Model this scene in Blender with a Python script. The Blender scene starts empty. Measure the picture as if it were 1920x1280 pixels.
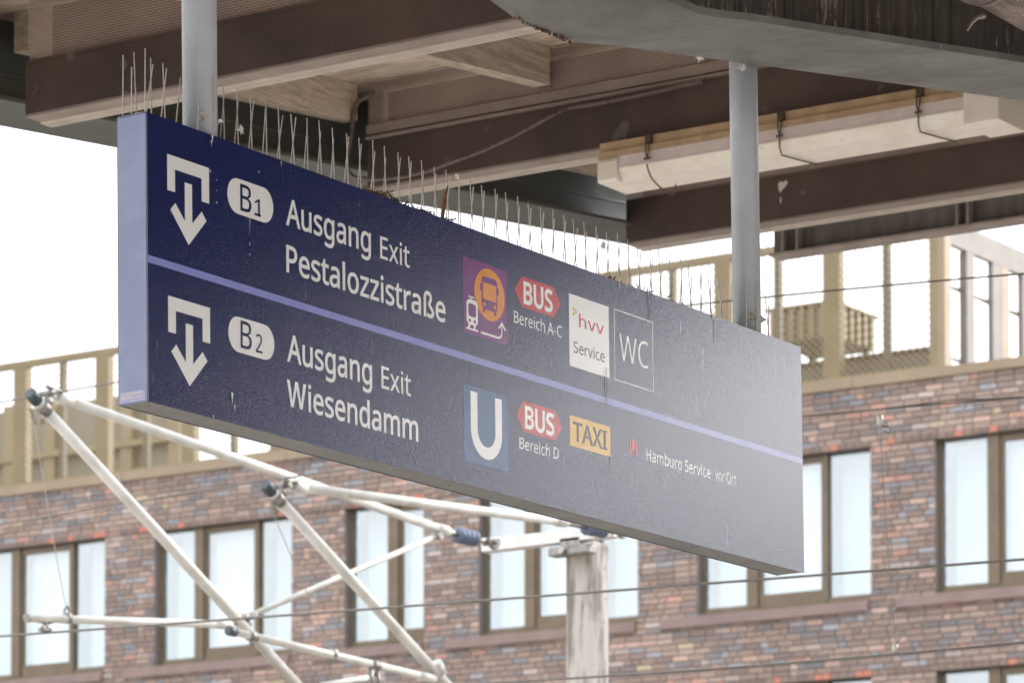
import bpy, bmesh, math, random
from mathutils import Vector, Matrix
random.seed(7)
sc = bpy.context.scene
# ------------------------------------------------------------------ camera, world, sun, exposure
# world axes: x = along the hanging sign (across the tracks), y = along the tracks, z = up; camera 1.6 m above its platform
FPX, PITCH, PY, EYE = 7304.0, math.atan(374 / 7304.0), 1834.0, 1.6
TH = math.atan2(4882, 7314)
R_ = Vector((math.sin(TH), -math.cos(TH), 0)); F0 = Vector((math.cos(TH), math.sin(TH), 0)); UZ = Vector((0, 0, 1))
F_ = F0 * math.cos(PITCH) + UZ * math.sin(PITCH); U_ = -F0 * math.sin(PITCH) + UZ * math.cos(PITCH)
CAM = Vector((0, 0, EYE))
cam = bpy.data.cameras.new('camera'); camo = bpy.data.objects.new('camera', cam); sc.collection.objects.link(camo)
camo.matrix_world = Matrix((R_, U_, -F_)).transposed().to_4x4(); camo.location = CAM
cam.sensor_width = 36; cam.lens = FPX / 1920 * 36; cam.shift_y = (PY - 640) / 1920
cam.clip_start = 0.1; cam.clip_end = 3000
cam.dof.use_dof = True; cam.dof.focus_distance = 10.9; cam.dof.aperture_fstop = 8.6
sc.camera = camo

SUN_EL, SUN_AZ = math.radians(30), math.radians(-32)      # azimuth measured from +x towards +y: veiled sun beyond the right end of the sign
w = bpy.data.worlds.new('World'); sc.world = w; w.use_nodes = True
nt = w.node_tree; bg = nt.nodes['Background']
sky = nt.nodes.new('ShaderNodeTexSky'); sky.sky_type = 'NISHITA'; sky.sun_disc = False
sky.sun_elevation = SUN_EL; sky.sun_rotation = math.radians(90) - SUN_AZ
sky.air_density = 1.0; sky.dust_density = 4.0; sky.ozone_density = 1.0
hs = nt.nodes.new('ShaderNodeHueSaturation'); hs.inputs['Saturation'].default_value = 0.16
mxs = nt.nodes.new('ShaderNodeMix'); mxs.data_type = 'RGBA'; mxs.inputs[0].default_value = 0.72; mxs.inputs[7].default_value = (6.2, 6.4, 6.7, 1)   # even cloud cover
nt.links.new(sky.outputs[0], hs.inputs['Color']); nt.links.new(hs.outputs[0], mxs.inputs[6]); nt.links.new(mxs.outputs[2], bg.inputs[0])
bg.inputs[1].default_value = 0.15
sl = bpy.data.lights.new('sun', 'SUN'); sl.energy = 0.5; sl.angle = math.radians(20); sl.color = (1, 0.97, 0.92)
so = bpy.data.objects.new('sun', sl); sc.collection.objects.link(so)
sd = Vector((math.cos(SUN_EL) * math.cos(SUN_AZ), math.cos(SUN_EL) * math.sin(SUN_AZ), math.sin(SUN_EL)))
so.rotation_euler = sd.to_track_quat('Z', 'Y').to_euler(); so.location = (0, 0, 30)
sc.view_settings.view_transform = 'Standard'; sc.view_settings.look = 'None'
sc.view_settings.gamma = 1; sc.view_settings.use_curve_mapping = False
sc.view_settings.exposure = 1.45
sc.cycles.use_denoising = True
sc.cycles.max_bounces = 10; sc.cycles.diffuse_bounces = 5; sc.cycles.transparent_max_bounces = 16

def at(px, py, **k):
    """point where the line of sight through photo pixel (x, y) meets the plane x= / y= (world metres)"""
    d = R_ * ((px - 960) / FPX) + U_ * ((PY - py) / FPX) + F_
    (a, v), = k.items()
    i = 'xyz'.index(a)
    return CAM + d * ((v - CAM[i]) / d[i])

# ------------------------------------------------------------------ helpers
class MB:
    """collects boxes, tubes and polygons and links them as ONE mesh object"""
    def __init__(s): s.v = []; s.f = []; s.sm = []; s.col = []
    def add(s, vs, fs, smooth=False, col=None):
        b = len(s.v); s.v += [tuple(p) for p in vs]
        for f in fs: s.f.append(tuple(i + b for i in f)); s.sm.append(smooth); s.col.append(col)
        return s
    def box(s, x0, x1, y0, y1, z0, z1, col=None, sl=0.0):
        """axis box; sl raises z by sl per metre of x measured from x0"""
        dz = (x1 - x0) * sl
        v = [(x0, y0, z0), (x1, y0, z0 + dz), (x1, y1, z0 + dz), (x0, y1, z0), (x0, y0, z1), (x1, y0, z1 + dz), (x1, y1, z1 + dz), (x0, y1, z1)]
        return s.add(v, [(0, 3, 2, 1), (4, 5, 6, 7), (0, 1, 5, 4), (1, 2, 6, 5), (2, 3, 7, 6), (3, 0, 4, 7)], col=col)
    def prism(s, poly, axis, a0, a1):
        """extrude a 2D polygon along axis: 'y' takes (x,z), 'x' takes (y,z), 'z' takes (x,y)"""
        n = len(poly)
        def P(q, a):
            return {'y': (q[0], a, q[1]), 'x': (a, q[0], q[1]), 'z': (q[0], q[1], a)}[axis]
        v = [P(q, a0) for q in poly] + [P(q, a1) for q in poly]
        f = [tuple(range(n)), tuple(range(2 * n - 1, n - 1, -1))] + [(i, i + n, (i + 1) % n + n, (i + 1) % n) for i in range(n)]
        return s.add(v, f)
    def bar(s, a, b, w, h, up=(0, 0, 1)):
        a = Vector(a); b = Vector(b); d = (b - a).normalized(); u = Vector(up)
        x = d.cross(u).normalized(); y = x.cross(d).normalized()
        c = [(-w / 2, -h / 2), (w / 2, -h / 2), (w / 2, h / 2), (-w / 2, h / 2)]
        v = [a + x * i + y * j for i, j in c] + [b + x * i + y * j for i, j in c]
        return s.add(v, [(0, 1, 2, 3), (7, 6, 5, 4), (0, 4, 5, 1), (1, 5, 6, 2), (2, 6, 7, 3), (3, 7, 4, 0)])
    def tube(s, pts, r, n=10, cap=True):
        pts = [Vector(p) for p in pts]; rs = r if isinstance(r, (list, tuple)) else [r] * len(pts)
        b = len(s.v); prev = None
        for i, p in enumerate(pts):
            d = (pts[min(i + 1, len(pts) - 1)] - pts[max(i - 1, 0)]).normalized()
            if prev is None: x = d.orthogonal().normalized()
            else: x = (prev - d * prev.dot(d)).normalized()
            prev = x; y = d.cross(x)
            for k in range(n):
                a = 2 * math.pi * k / n
                s.v.append(tuple(p + (x * math.cos(a) + y * math.sin(a)) * rs[i]))
        for i in range(len(pts) - 1):
            for k in range(n):
                k2 = (k + 1) % n
                s.f.append((b + i * n + k, b + i * n + k2, b + (i + 1) * n + k2, b + (i + 1) * n + k)); s.sm.append(n > 6); s.col.append(None)
        if cap:
            s.f.append(tuple(b + k for k in range(n))[::-1]); s.sm.append(False); s.col.append(None)
            e = b + (len(pts) - 1) * n
            s.f.append(tuple(e + k for k in range(n))); s.sm.append(False); s.col.append(None)
        return s
    def mesh(s, name, m, off=(0, 0, 0)):
        me = bpy.data.meshes.new(name); o = Vector(off)
        me.from_pydata([tuple(Vector(p) - o) for p in s.v], [], s.f)
        me.polygons.foreach_set('use_smooth', s.sm)
        if any(c is not None for c in s.col):
            ca = me.color_attributes.new('Col', 'BYTE_COLOR', 'CORNER')
            flat = []
            for f, c in zip(s.f, s.col):
                c = c or (.5, .5, .5); flat += [c[0], c[1], c[2], 1.0] * len(f)
            ca.data.foreach_set('color', flat)
        if m is not None: me.materials.append(m)
        me.update(); return me
    def build(s, name, m, parent=None, local=False, bevel=0, **props):
        off = (0, 0, 0) if (local or parent is None) else wloc(parent)
        o = bpy.data.objects.new(name, s.mesh(name, m, off)); sc.collection.objects.link(o)
        if parent is not None: o.parent = parent
        for k, v in props.items(): o[k] = v
        if bevel:
            b = o.modifiers.new('bevel', 'BEVEL'); b.width = bevel; b.segments = 2; b.limit_method = 'ANGLE'; b.harden_normals = False
        return o
def wloc(o):
    p = Vector((0, 0, 0))
    while o is not None: p += Vector(o.location); o = o.parent
    return p
def thing(name, label, cat, loc=(0, 0, 0), group=None):
    o = bpy.data.objects.new(name, None); sc.collection.objects.link(o); o.location = loc
    o['label'] = label; o['category'] = cat
    if group: o['group'] = group
    return o
def tag(o, label, cat, group=None):
    o['label'] = label; o['category'] = cat
    if group: o['group'] = group
    return o

# ------------------------------------------------------------------ materials
class NT:
    def __init__(s, name):
        s.m = bpy.data.materials.new(name); s.m.use_nodes = True; s.t = s.m.node_tree
        s.b = s.t.nodes['Principled BSDF']; s.out = s.t.nodes['Material Output']
    def n(s, typ, **k):
        nd = s.t.nodes.new('ShaderNode' + typ)
        for a, v in k.items(): setattr(nd, a, v)
        return nd
    def l(s, a, b): s.t.links.new(a, b)
    def coord(s, kind='Object', scale=(1, 1, 1), rot=(0, 0, 0)):
        tc = s.n('TexCoord'); mp = s.n('Mapping'); mp.inputs['Scale'].default_value = scale; mp.inputs['Rotation'].default_value = rot
        s.l(tc.outputs[kind], mp.inputs[0]); return mp.outputs[0]
    def noise(s, co, scale, detail=4, rough=.55, dist=0):
        nd = s.n('TexNoise'); nd.inputs['Scale'].default_value = scale; nd.inputs['Detail'].default_value = detail
        nd.inputs['Roughness'].default_value = rough; nd.inputs['Distortion'].default_value = dist
        s.l(co, nd.inputs['Vector']); return nd.outputs['Fac']
    def ramp(s, fac, stops):
        nd = s.n('ValToRGB'); cr = nd.color_ramp
        while len(cr.elements) < len(stops): cr.elements.new(.5)
        for e, (p, c) in zip(cr.elements, stops):
            e.position = p; e.color = (*c, 1) if len(c) == 3 else c
        s.l(fac, nd.inputs[0]); return nd.outputs[0]
    def mix(s, fac, a, b, mode='MIX'):
        nd = s.n('Mix', data_type='RGBA', blend_type=mode)
        for sock, v in ((nd.inputs[0], fac), (nd.inputs[6], a), (nd.inputs[7], b)):
            if isinstance(v, (int, float)): sock.default_value = v
            elif isinstance(v, tuple): sock.default_value = (*v, 1)
            else: s.l(v, sock)
        return nd.outputs[2]
    def math(s, op, a, b=0.0, c=0.0):
        nd = s.n('Math', operation=op)
        for sock, v in zip(nd.inputs, (a, b, c)):
            if isinstance(v, (int, float)): sock.default_value = v
            else: s.l(v, sock)
        return nd.outputs[0]
    def bump(s, h, strength=.3, dist=.01, normal=None):
        nd = s.n('Bump'); nd.inputs['Strength'].default_value = strength; nd.inputs['Distance'].default_value = dist
        s.l(h, nd.inputs['Height'])
        if normal is not None: s.l(normal, nd.inputs['Normal'])
        return nd.outputs[0]
    def set(s, **k):
        for a, v in k.items():
            a = {'base': 'Base Color', 'rough': 'Roughness', 'metal': 'Metallic', 'normal': 'Normal', 'ior': 'IOR', 'alpha': 'Alpha',
                 'coat': 'Coat Weight', 'coat_rough': 'Coat Roughness', 'coat_ior': 'Coat IOR', 'spec': 'Specular IOR Level'}[a]
            sock = s.b.inputs[a]
            if isinstance(v, (int, float)): sock.default_value = v
            elif isinstance(v, tuple): sock.default_value = (*v, 1)
            else: s.l(v, sock)
        return s.m

def paint(name, c, c2=None, rough=.5, metal=0.0, scale=3, detail=6, lo=.35, hi=.65, bump=.15, bscale=60, speck=None, spscale=90, spth=.72, stretch=(1, 1, 1)):
    t = NT(name); co = t.coord('Object', stretch)
    c2 = c2 or tuple(x * .75 for x in c)
    base = t.ramp(t.noise(co, scale, detail, .6, .3), [(lo, c2), (hi, c)])
    if speck:
        f = t.noise(t.coord('Object'), spscale, 3, .6)
        base = t.mix(t.ramp(f, [(spth, (0, 0, 0)), (spth + .03, (1, 1, 1))]), base, speck)
    nb = t.noise(t.coord('Object'), bscale, 4)
    rr = t.math('MULTIPLY_ADD', t.noise(co, scale * 4, 3), .3, rough - .15)
    return t.set(base=base, rough=rr, metal=metal, normal=t.bump(nb, bump, .004))

M = {}
M['brown'] = paint('brown_beam_paint', (.092, .065, .057), (.052, .037, .034), .42, scale=1.8, speck=(.13, .11, .108), spscale=5, spth=.66)
M['strip'] = paint('galvanised_strip', (.72, .67, .60), (.6, .55, .49), .45, .2, scale=8)
M['dark'] = paint('painted_cavity_shade', (.035, .028, .025), None, .9)  # near-black colour stands in for shade behind holes and gaps
M['brown_light'] = paint('brown_flange_lit_tone', (.30, .25, .225), (.23, .185, .165), .5, scale=5)  # paler brown: light on the flange underside is put into the colour
M['green'] = paint('grey_green_girder_paint', (.10, .112, .10), (.07, .077, .07), .55, scale=1.6, stretch=(.5, .5, 2))
M['green_pale'] = paint('grey_green_flange_paint', (.165, .172, .158), (.085, .086, .078), .45, scale=2.6, lo=.36, hi=.60, detail=9, speck=(.42, .41, .38), spscale=30, spth=.73)
M['grey_steel'] = paint('grey_steel_paint', (.20, .18, .165), (.12, .105, .095), .45, scale=5, stretch=(3, 3, .5))
M['grey_steel_light'] = paint('pale_steel_paint', (.36, .31, .28), (.26, .22, .2), .5, scale=8)
M['galv'] = paint('galvanised_pole', (.42, .45, .475), (.37, .40, .425), .42, .25, scale=7, bump=.02, speck=(.2, .19, .17), spscale=40, spth=.76)
M['bolt'] = paint('zinc_bolt', (.50, .48, .44), (.25, .24, .22), .3, .8, scale=60)
M['spike'] = paint('stainless_wire', (.50, .455, .40), (.36, .325, .28), .38, .6, scale=80)
M['alu_under'] = paint('sign_underside', (.16, .17, .155), (.115, .12, .118), .4, scale=2.5)
M['lavender'] = paint('lavender_end', (.265, .295, .45), (.235, .26, .41), .38, scale=6, lo=.45, hi=.55, bump=.05, speck=(.2, .2, .36), spscale=9, spth=.72)
M['white_enamel'] = paint('white_lamp_enamel', (.86, .83, .76), (.78, .73, .64), .35, scale=9, speck=(.16, .11, .06), spscale=70, spth=.71)
M['pink_enamel'] = paint('lamp_diffuser', (.72, .63, .63), (.66, .57, .57), .25, scale=12, bump=.25, bscale=300)
M['tan_rail'] = paint('stained_rail', (.50, .36, .23), (.38, .27, .17), .55, scale=9, speck=(.1, .06, .03), spscale=60, spth=.70)
M['wire_brown'] = paint('rusty_wire', (.12, .085, .055), (.07, .05, .04), .5, .3, scale=60)
M['dark_cable'] = paint('dark_cable', (.075, .058, .05), (.16, .13, .11), .6, scale=40)
M['brass'] = paint('bronze_screen_frame', (.285, .220, .120), (.245, .188, .10), .45, .1, scale=2)
M['brass_dark'] = paint('bronze_screen_slim', (.17, .14, .085), (.14, .115, .07), .45, .1, scale=2)
M['cap'] = paint('parapet_cap', (.32, .235, .155), (.27, .20, .13), .45, .1, scale=1)
M['bronze'] = paint('bronze_window_frame', (.17, .125, .080), (.135, .10, .065), .4, .3, scale=3)
M['taupe'] = paint('taupe_screen_frame', (.24, .21, .18), (.20, .175, .155), .5, scale=1)
M['sill'] = paint('clay_sill', (.27, .185, .165), (.22, .15, .135), .55, scale=3)
M['tube'] = paint('pale_grp_tube', (.70, .69, .65), (.52, .51, .47), .35, .0, scale=5, bump=.03)
M['clamp'] = paint('dark_clamp', (.36, .34, .31), (.16, .15, .14), .4, .6, scale=30)
M['stay'] = paint('thin_stay_wire', (.42, .37, .31), (.34, .3, .26), .5, .3, scale=30)
M['insul'] = paint('blue_grey_insulator', (.13, .16, .24), (.09, .11, .17), .35, scale=30)
M['endcap'] = paint('black_tube_cap', (.07, .09, .10), (.04, .05, .06), .35, scale=30)
M['line'] = paint('overhead_wire', (.20, .19, .165), (.14, .13, .12), .45, .5, scale=30)
M['mast'] = paint('concrete_mast', (.50, .47, .43), (.22, .19, .165), .8, scale=4, stretch=(3, 3, .5), lo=.42, hi=.56, bump=.5, speck=(.2, .17, .14), spscale=25, spth=.68)
M['arm'] = paint('aluminium_arm', (.72, .71, .68), (.60, .59, .56), .4, .2, scale=8)
M['blind'] = paint('white_blind', (.86, .90, .92), (.80, .86, .89), .8, scale=1, bump=.0)
M['reveal'] = paint('grey_reveal', (.42, .47, .46), (.38, .43, .42), .7, scale=2)
M['drain'] = paint('rough_drain_pipe', (.26, .21, .185), (.12, .095, .085), .5, scale=14, detail=9, lo=.4, hi=.6, bump=.5, speck=(.5, .44, .38), spscale=26, spth=.66, stretch=(.5, 2, 2))
M['tie'] = paint('pale_cable_tie', (.28, .24, .21), (.2, .17, .15), .4, scale=30)
M['fluff'] = paint('white_down', (.85, .83, .78), (.7, .67, .62), .9, scale=60)
M['feather'] = paint('rust_feather', (.30, .10, .04), (.12, .04, .03), .5, scale=40, stretch=(4, 4, 1))
M['twig'] = paint('nest_debris', (.16, .09, .045), (.06, .04, .025), .8, scale=40)
M['ground'] = paint('gravel_ground', (.26, .22, .19), (.18, .155, .13), .95, scale=20, bump=.6)
M['platform'] = paint('platform_paving', (.64, .58, .51), (.56, .505, .44), .85, scale=6)
M['mortar'] = paint('grey_mortar', (.21, .19, .18), (.17, .15, .145), .9, scale=30)
M['roofing'] = paint('roof_bitumen', (.12, .115, .11), None, .8)
M['tan_wall'] = paint('tan_terrace_wall', (.25, .215, .165), (.21, .18, .135), .6, scale=.8)

def concrete(name, c, c2, grain):
    t = NT(name); co = t.coord('Object', grain)
    oi = t.n('ObjectInfo')
    f = t.noise(co, 5, 8, .65, .8); base = t.ramp(f, [(.36, c2), (.58, c)])
    f9 = t.noise(t.coord('Object', tuple(v * 3 for v in grain)), 9, 5, .7, 1.2); base = t.mix(t.ramp(f9, [(.54, (0, 0, 0)), (.66, (.75, .75, .75))]), base, tuple(x * .45 for x in c2))
    f2 = t.noise(t.coord('Object'), 1.7, 5, .6); base = t.mix(t.ramp(f2, [(.45, (0, 0, 0)), (.75, (.55, .55, .55))]), base, tuple(x * .55 for x in c2))
    k = t.math('MULTIPLY_ADD', oi.outputs['Random'], .35, .82)
    cm = t.n('CombineColor'); [t.l(k, cm.inputs[i]) for i in range(3)]
    base = t.mix(1.0, base, cm.outputs[0], 'MULTIPLY')
    f3 = t.noise(t.coord('Object'), 26, 3); base = t.mix(t.ramp(f3, [(.70, (0, 0, 0)), (.75, (.6, .6, .6))]), base, (.08, .06, .05))
    return t.set(base=base, rough=.85, normal=t.bump(f, .5, .006))
M['plank'] = concrete('board_marked_deck', (.68, .575, .47), (.40, .32, .26), (6, .7, 6))
M['rib'] = concrete('board_marked_rib', (.68, .59, .49), (.42, .34, .275), (.7, 3, 9))

# perforated sheet: staggered round holes, really open
def perforated():
    t = NT('perforated_sheet'); tc = t.n('TexCoord'); sp = t.n('SeparateXYZ'); t.l(tc.outputs['Object'], sp.inputs[0])
    p, q = .0125, .0125 * .866
    def lattice(oy, oz):
        y = t.math('ADD', sp.outputs['Y'], oy); z = t.math('ADD', sp.outputs['Z'], oz)
        fy = t.math('SUBTRACT', t.math('FRACT', t.math('DIVIDE', y, p)), .5)
        fz = t.math('SUBTRACT', t.math('FRACT', t.math('DIVIDE', z, 2 * q)), .5)
        fy = t.math('MULTIPLY', fy, p); fz = t.math('MULTIPLY', fz, 2 * q)
        return t.math('SQRT', t.math('ADD', t.math('MULTIPLY', fy, fy), t.math('MULTIPLY', fz, fz)))
    d = t.math('MINIMUM', lattice(50.0, 50.0), lattice(50.0 + p / 2, 50.0 + q))
    hole = t.math('LESS_THAN', d, .0042)
    edge = t.math('SUBTRACT', 1.0, hole)
    f = t.noise(t.coord('Object', (1, 1, 1)), 2.2, 5)
    base = t.ramp(f, [(.35, (.38, .30, .27)), (.7, (.52, .42, .38))])
    return t.set(base=base, rough=.45, metal=.1, alpha=edge)
M['perf'] = perforated()

# stained dark web of the near girder: vertical runs of rust and droppings
def stained():
    t = NT('stained_girder_web'); a = t.noise(t.coord('Object', (14, 14, .9)), 3.0, 6, .6)
    base = t.ramp(a, [(.35, (.062, .051, .043)), (.55, (.105, .089, .075)), (.75, (.14, .118, .098))])
    runs = t.ramp(t.noise(t.coord('Object', (20, 20, 1.2)), 2.6, 4, .7), [(.54, (0, 0, 0)), (.59, (1, 1, 1))])
    brk = t.ramp(t.noise(t.coord('Object', (20, 20, 11)), 2.5, 3), [(.45, (0, 0, 0)), (.53, (1, 1, 1))])
    zone = t.ramp(t.noise(t.coord('Object', (1, 1, .01)), 2.4, 2), [(.46, (.05, .05, .05)), (.58, (1, 1, 1))])
    m1 = t.mix(1.0, runs, brk, 'MULTIPLY'); m1 = t.mix(1.0, m1, zone, 'MULTIPLY')
    base = t.mix(m1, base, (.55, .47, .37))
    drk = t.ramp(t.noise(t.coord('Object', (22, 22, .5)), 2.0, 3), [(.57, (0, 0, 0)), (.63, (1, 1, 1))])
    base = t.mix(drk, base, (.028, .020, .016))
    return t.set(base=base, rough=.55, normal=t.bump(a, .3, .004))
M['stained'] = stained()

# printed film on the sign: same fine orange-peel gloss over every colour
def film(name, c, stains=False):
    t = NT(name)
    base = c
    if stains:
        f = t.noise(t.coord('Object', (90, 90, 3.5)), 1.0, 4, .7)
        g = t.noise(t.coord('Object', (60, 60, 45)), 1.0, 3)
        k = t.mix(1.0, t.ramp(f, [(.66, (0, 0, 0)), (.70, (1, 1, 1))]), t.ramp(g, [(.52, (0, 0, 0)), (.6, (.6, .6, .6))]), 'MULTIPLY')
        base = t.mix(k, c, (.28, .26, .25))
        s = t.ramp(t.noise(t.coord('Object', (1, 1, 1)), 75, 2), [(.785, (0, 0, 0)), (.80, (.7, .7, .7))])
        base = t.mix(s, base, (.4, .36, .32))
    h = t.noise(t.coord('Object', (1, 1, 1)), 300, 2, .6)
    return t.set(base=base, rough=.095, ior=1.84, normal=t.bump(h, .19, .0028)), t
NAVY = (.0004, .011, .085)
for k, c in dict(f_navy=NAVY, f_white=(.84, .85, .84), f_lav=(.24, .27, .62), f_purple=(.17, .018, .20), f_orange=(.74, .27, .018), f_red=(.52, .025, .028),
                 f_blue=(.02, .10, .26), f_yellow=(.78, .47, .07), f_black=(.03, .03, .035), f_green=(.50, .60, .04), f_crimson=(.55, .02, .07)).items():
    mm, t = film(k, c, k == 'f_navy'); M[k] = mm
    if k == 'f_white': t.b.inputs['IOR'].default_value = 2.2
for k in ('f_white',):
    pass

# brick: colour carried by each brick, fine grain from noise
def brickmat():
    t = NT('clinker_brick'); at_ = t.n('Attribute', attribute_name='Col'); f = t.noise(t.coord('Object'), 22, 5)
    g = t.ramp(f, [(.3, (.78, .78, .78)), (.7, (1.12, 1.12, 1.12))])
    return t.set(base=t.mix(1.0, at_.outputs[0], g, 'MULTIPLY'), rough=.75, normal=t.bump(f, .4, .006))
M['brick'] = brickmat()
def farbrick():
    t = NT('distant_brickwork'); tc = t.n('TexCoord'); sp = t.n('SeparateXYZ'); t.l(tc.outputs['Object'], sp.inputs[0])
    cb = t.n('CombineXYZ'); t.l(t.math('ADD', sp.outputs['Y'], sp.outputs['X']), cb.inputs[0]); t.l(sp.outputs['Z'], cb.inputs[1])
    b = t.n('TexBrick'); t.l(cb.outputs[0], b.inputs['Vector']); b.inputs['Scale'].default_value = 1
    b.inputs['Brick Width'].default_value = .25; b.inputs['Row Height'].default_value = .08; b.inputs['Mortar Size'].default_value = .006
    b.inputs['Color1'].default_value = (.30, .20, .165, 1); b.inputs['Color2'].default_value = (.17, .15, .16, 1); b.inputs['Mortar'].default_value = (.13, .12, .115, 1)
    return t.set(base=b.outputs['Color'], rough=.8, normal=t.bump(b.outputs['Fac'], .3, .004))
M['farbrick'] = farbrick()
def glass():
    t = NT('window_glass'); tr = t.n('BsdfTransparent'); tr.inputs[0].default_value = (.93, .97, .98, 1)
    gl = t.n('BsdfGlossy'); gl.inputs['Roughness'].default_value = .02
    mx = t.n('MixShader'); mx.inputs[0].default_value = .24
    t.l(tr.outputs[0], mx.inputs[1]); t.l(gl.outputs[0], mx.inputs[2]); t.l(mx.outputs[0], t.out.inputs[0])
    return t.m
M['glass'] = glass()

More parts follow.
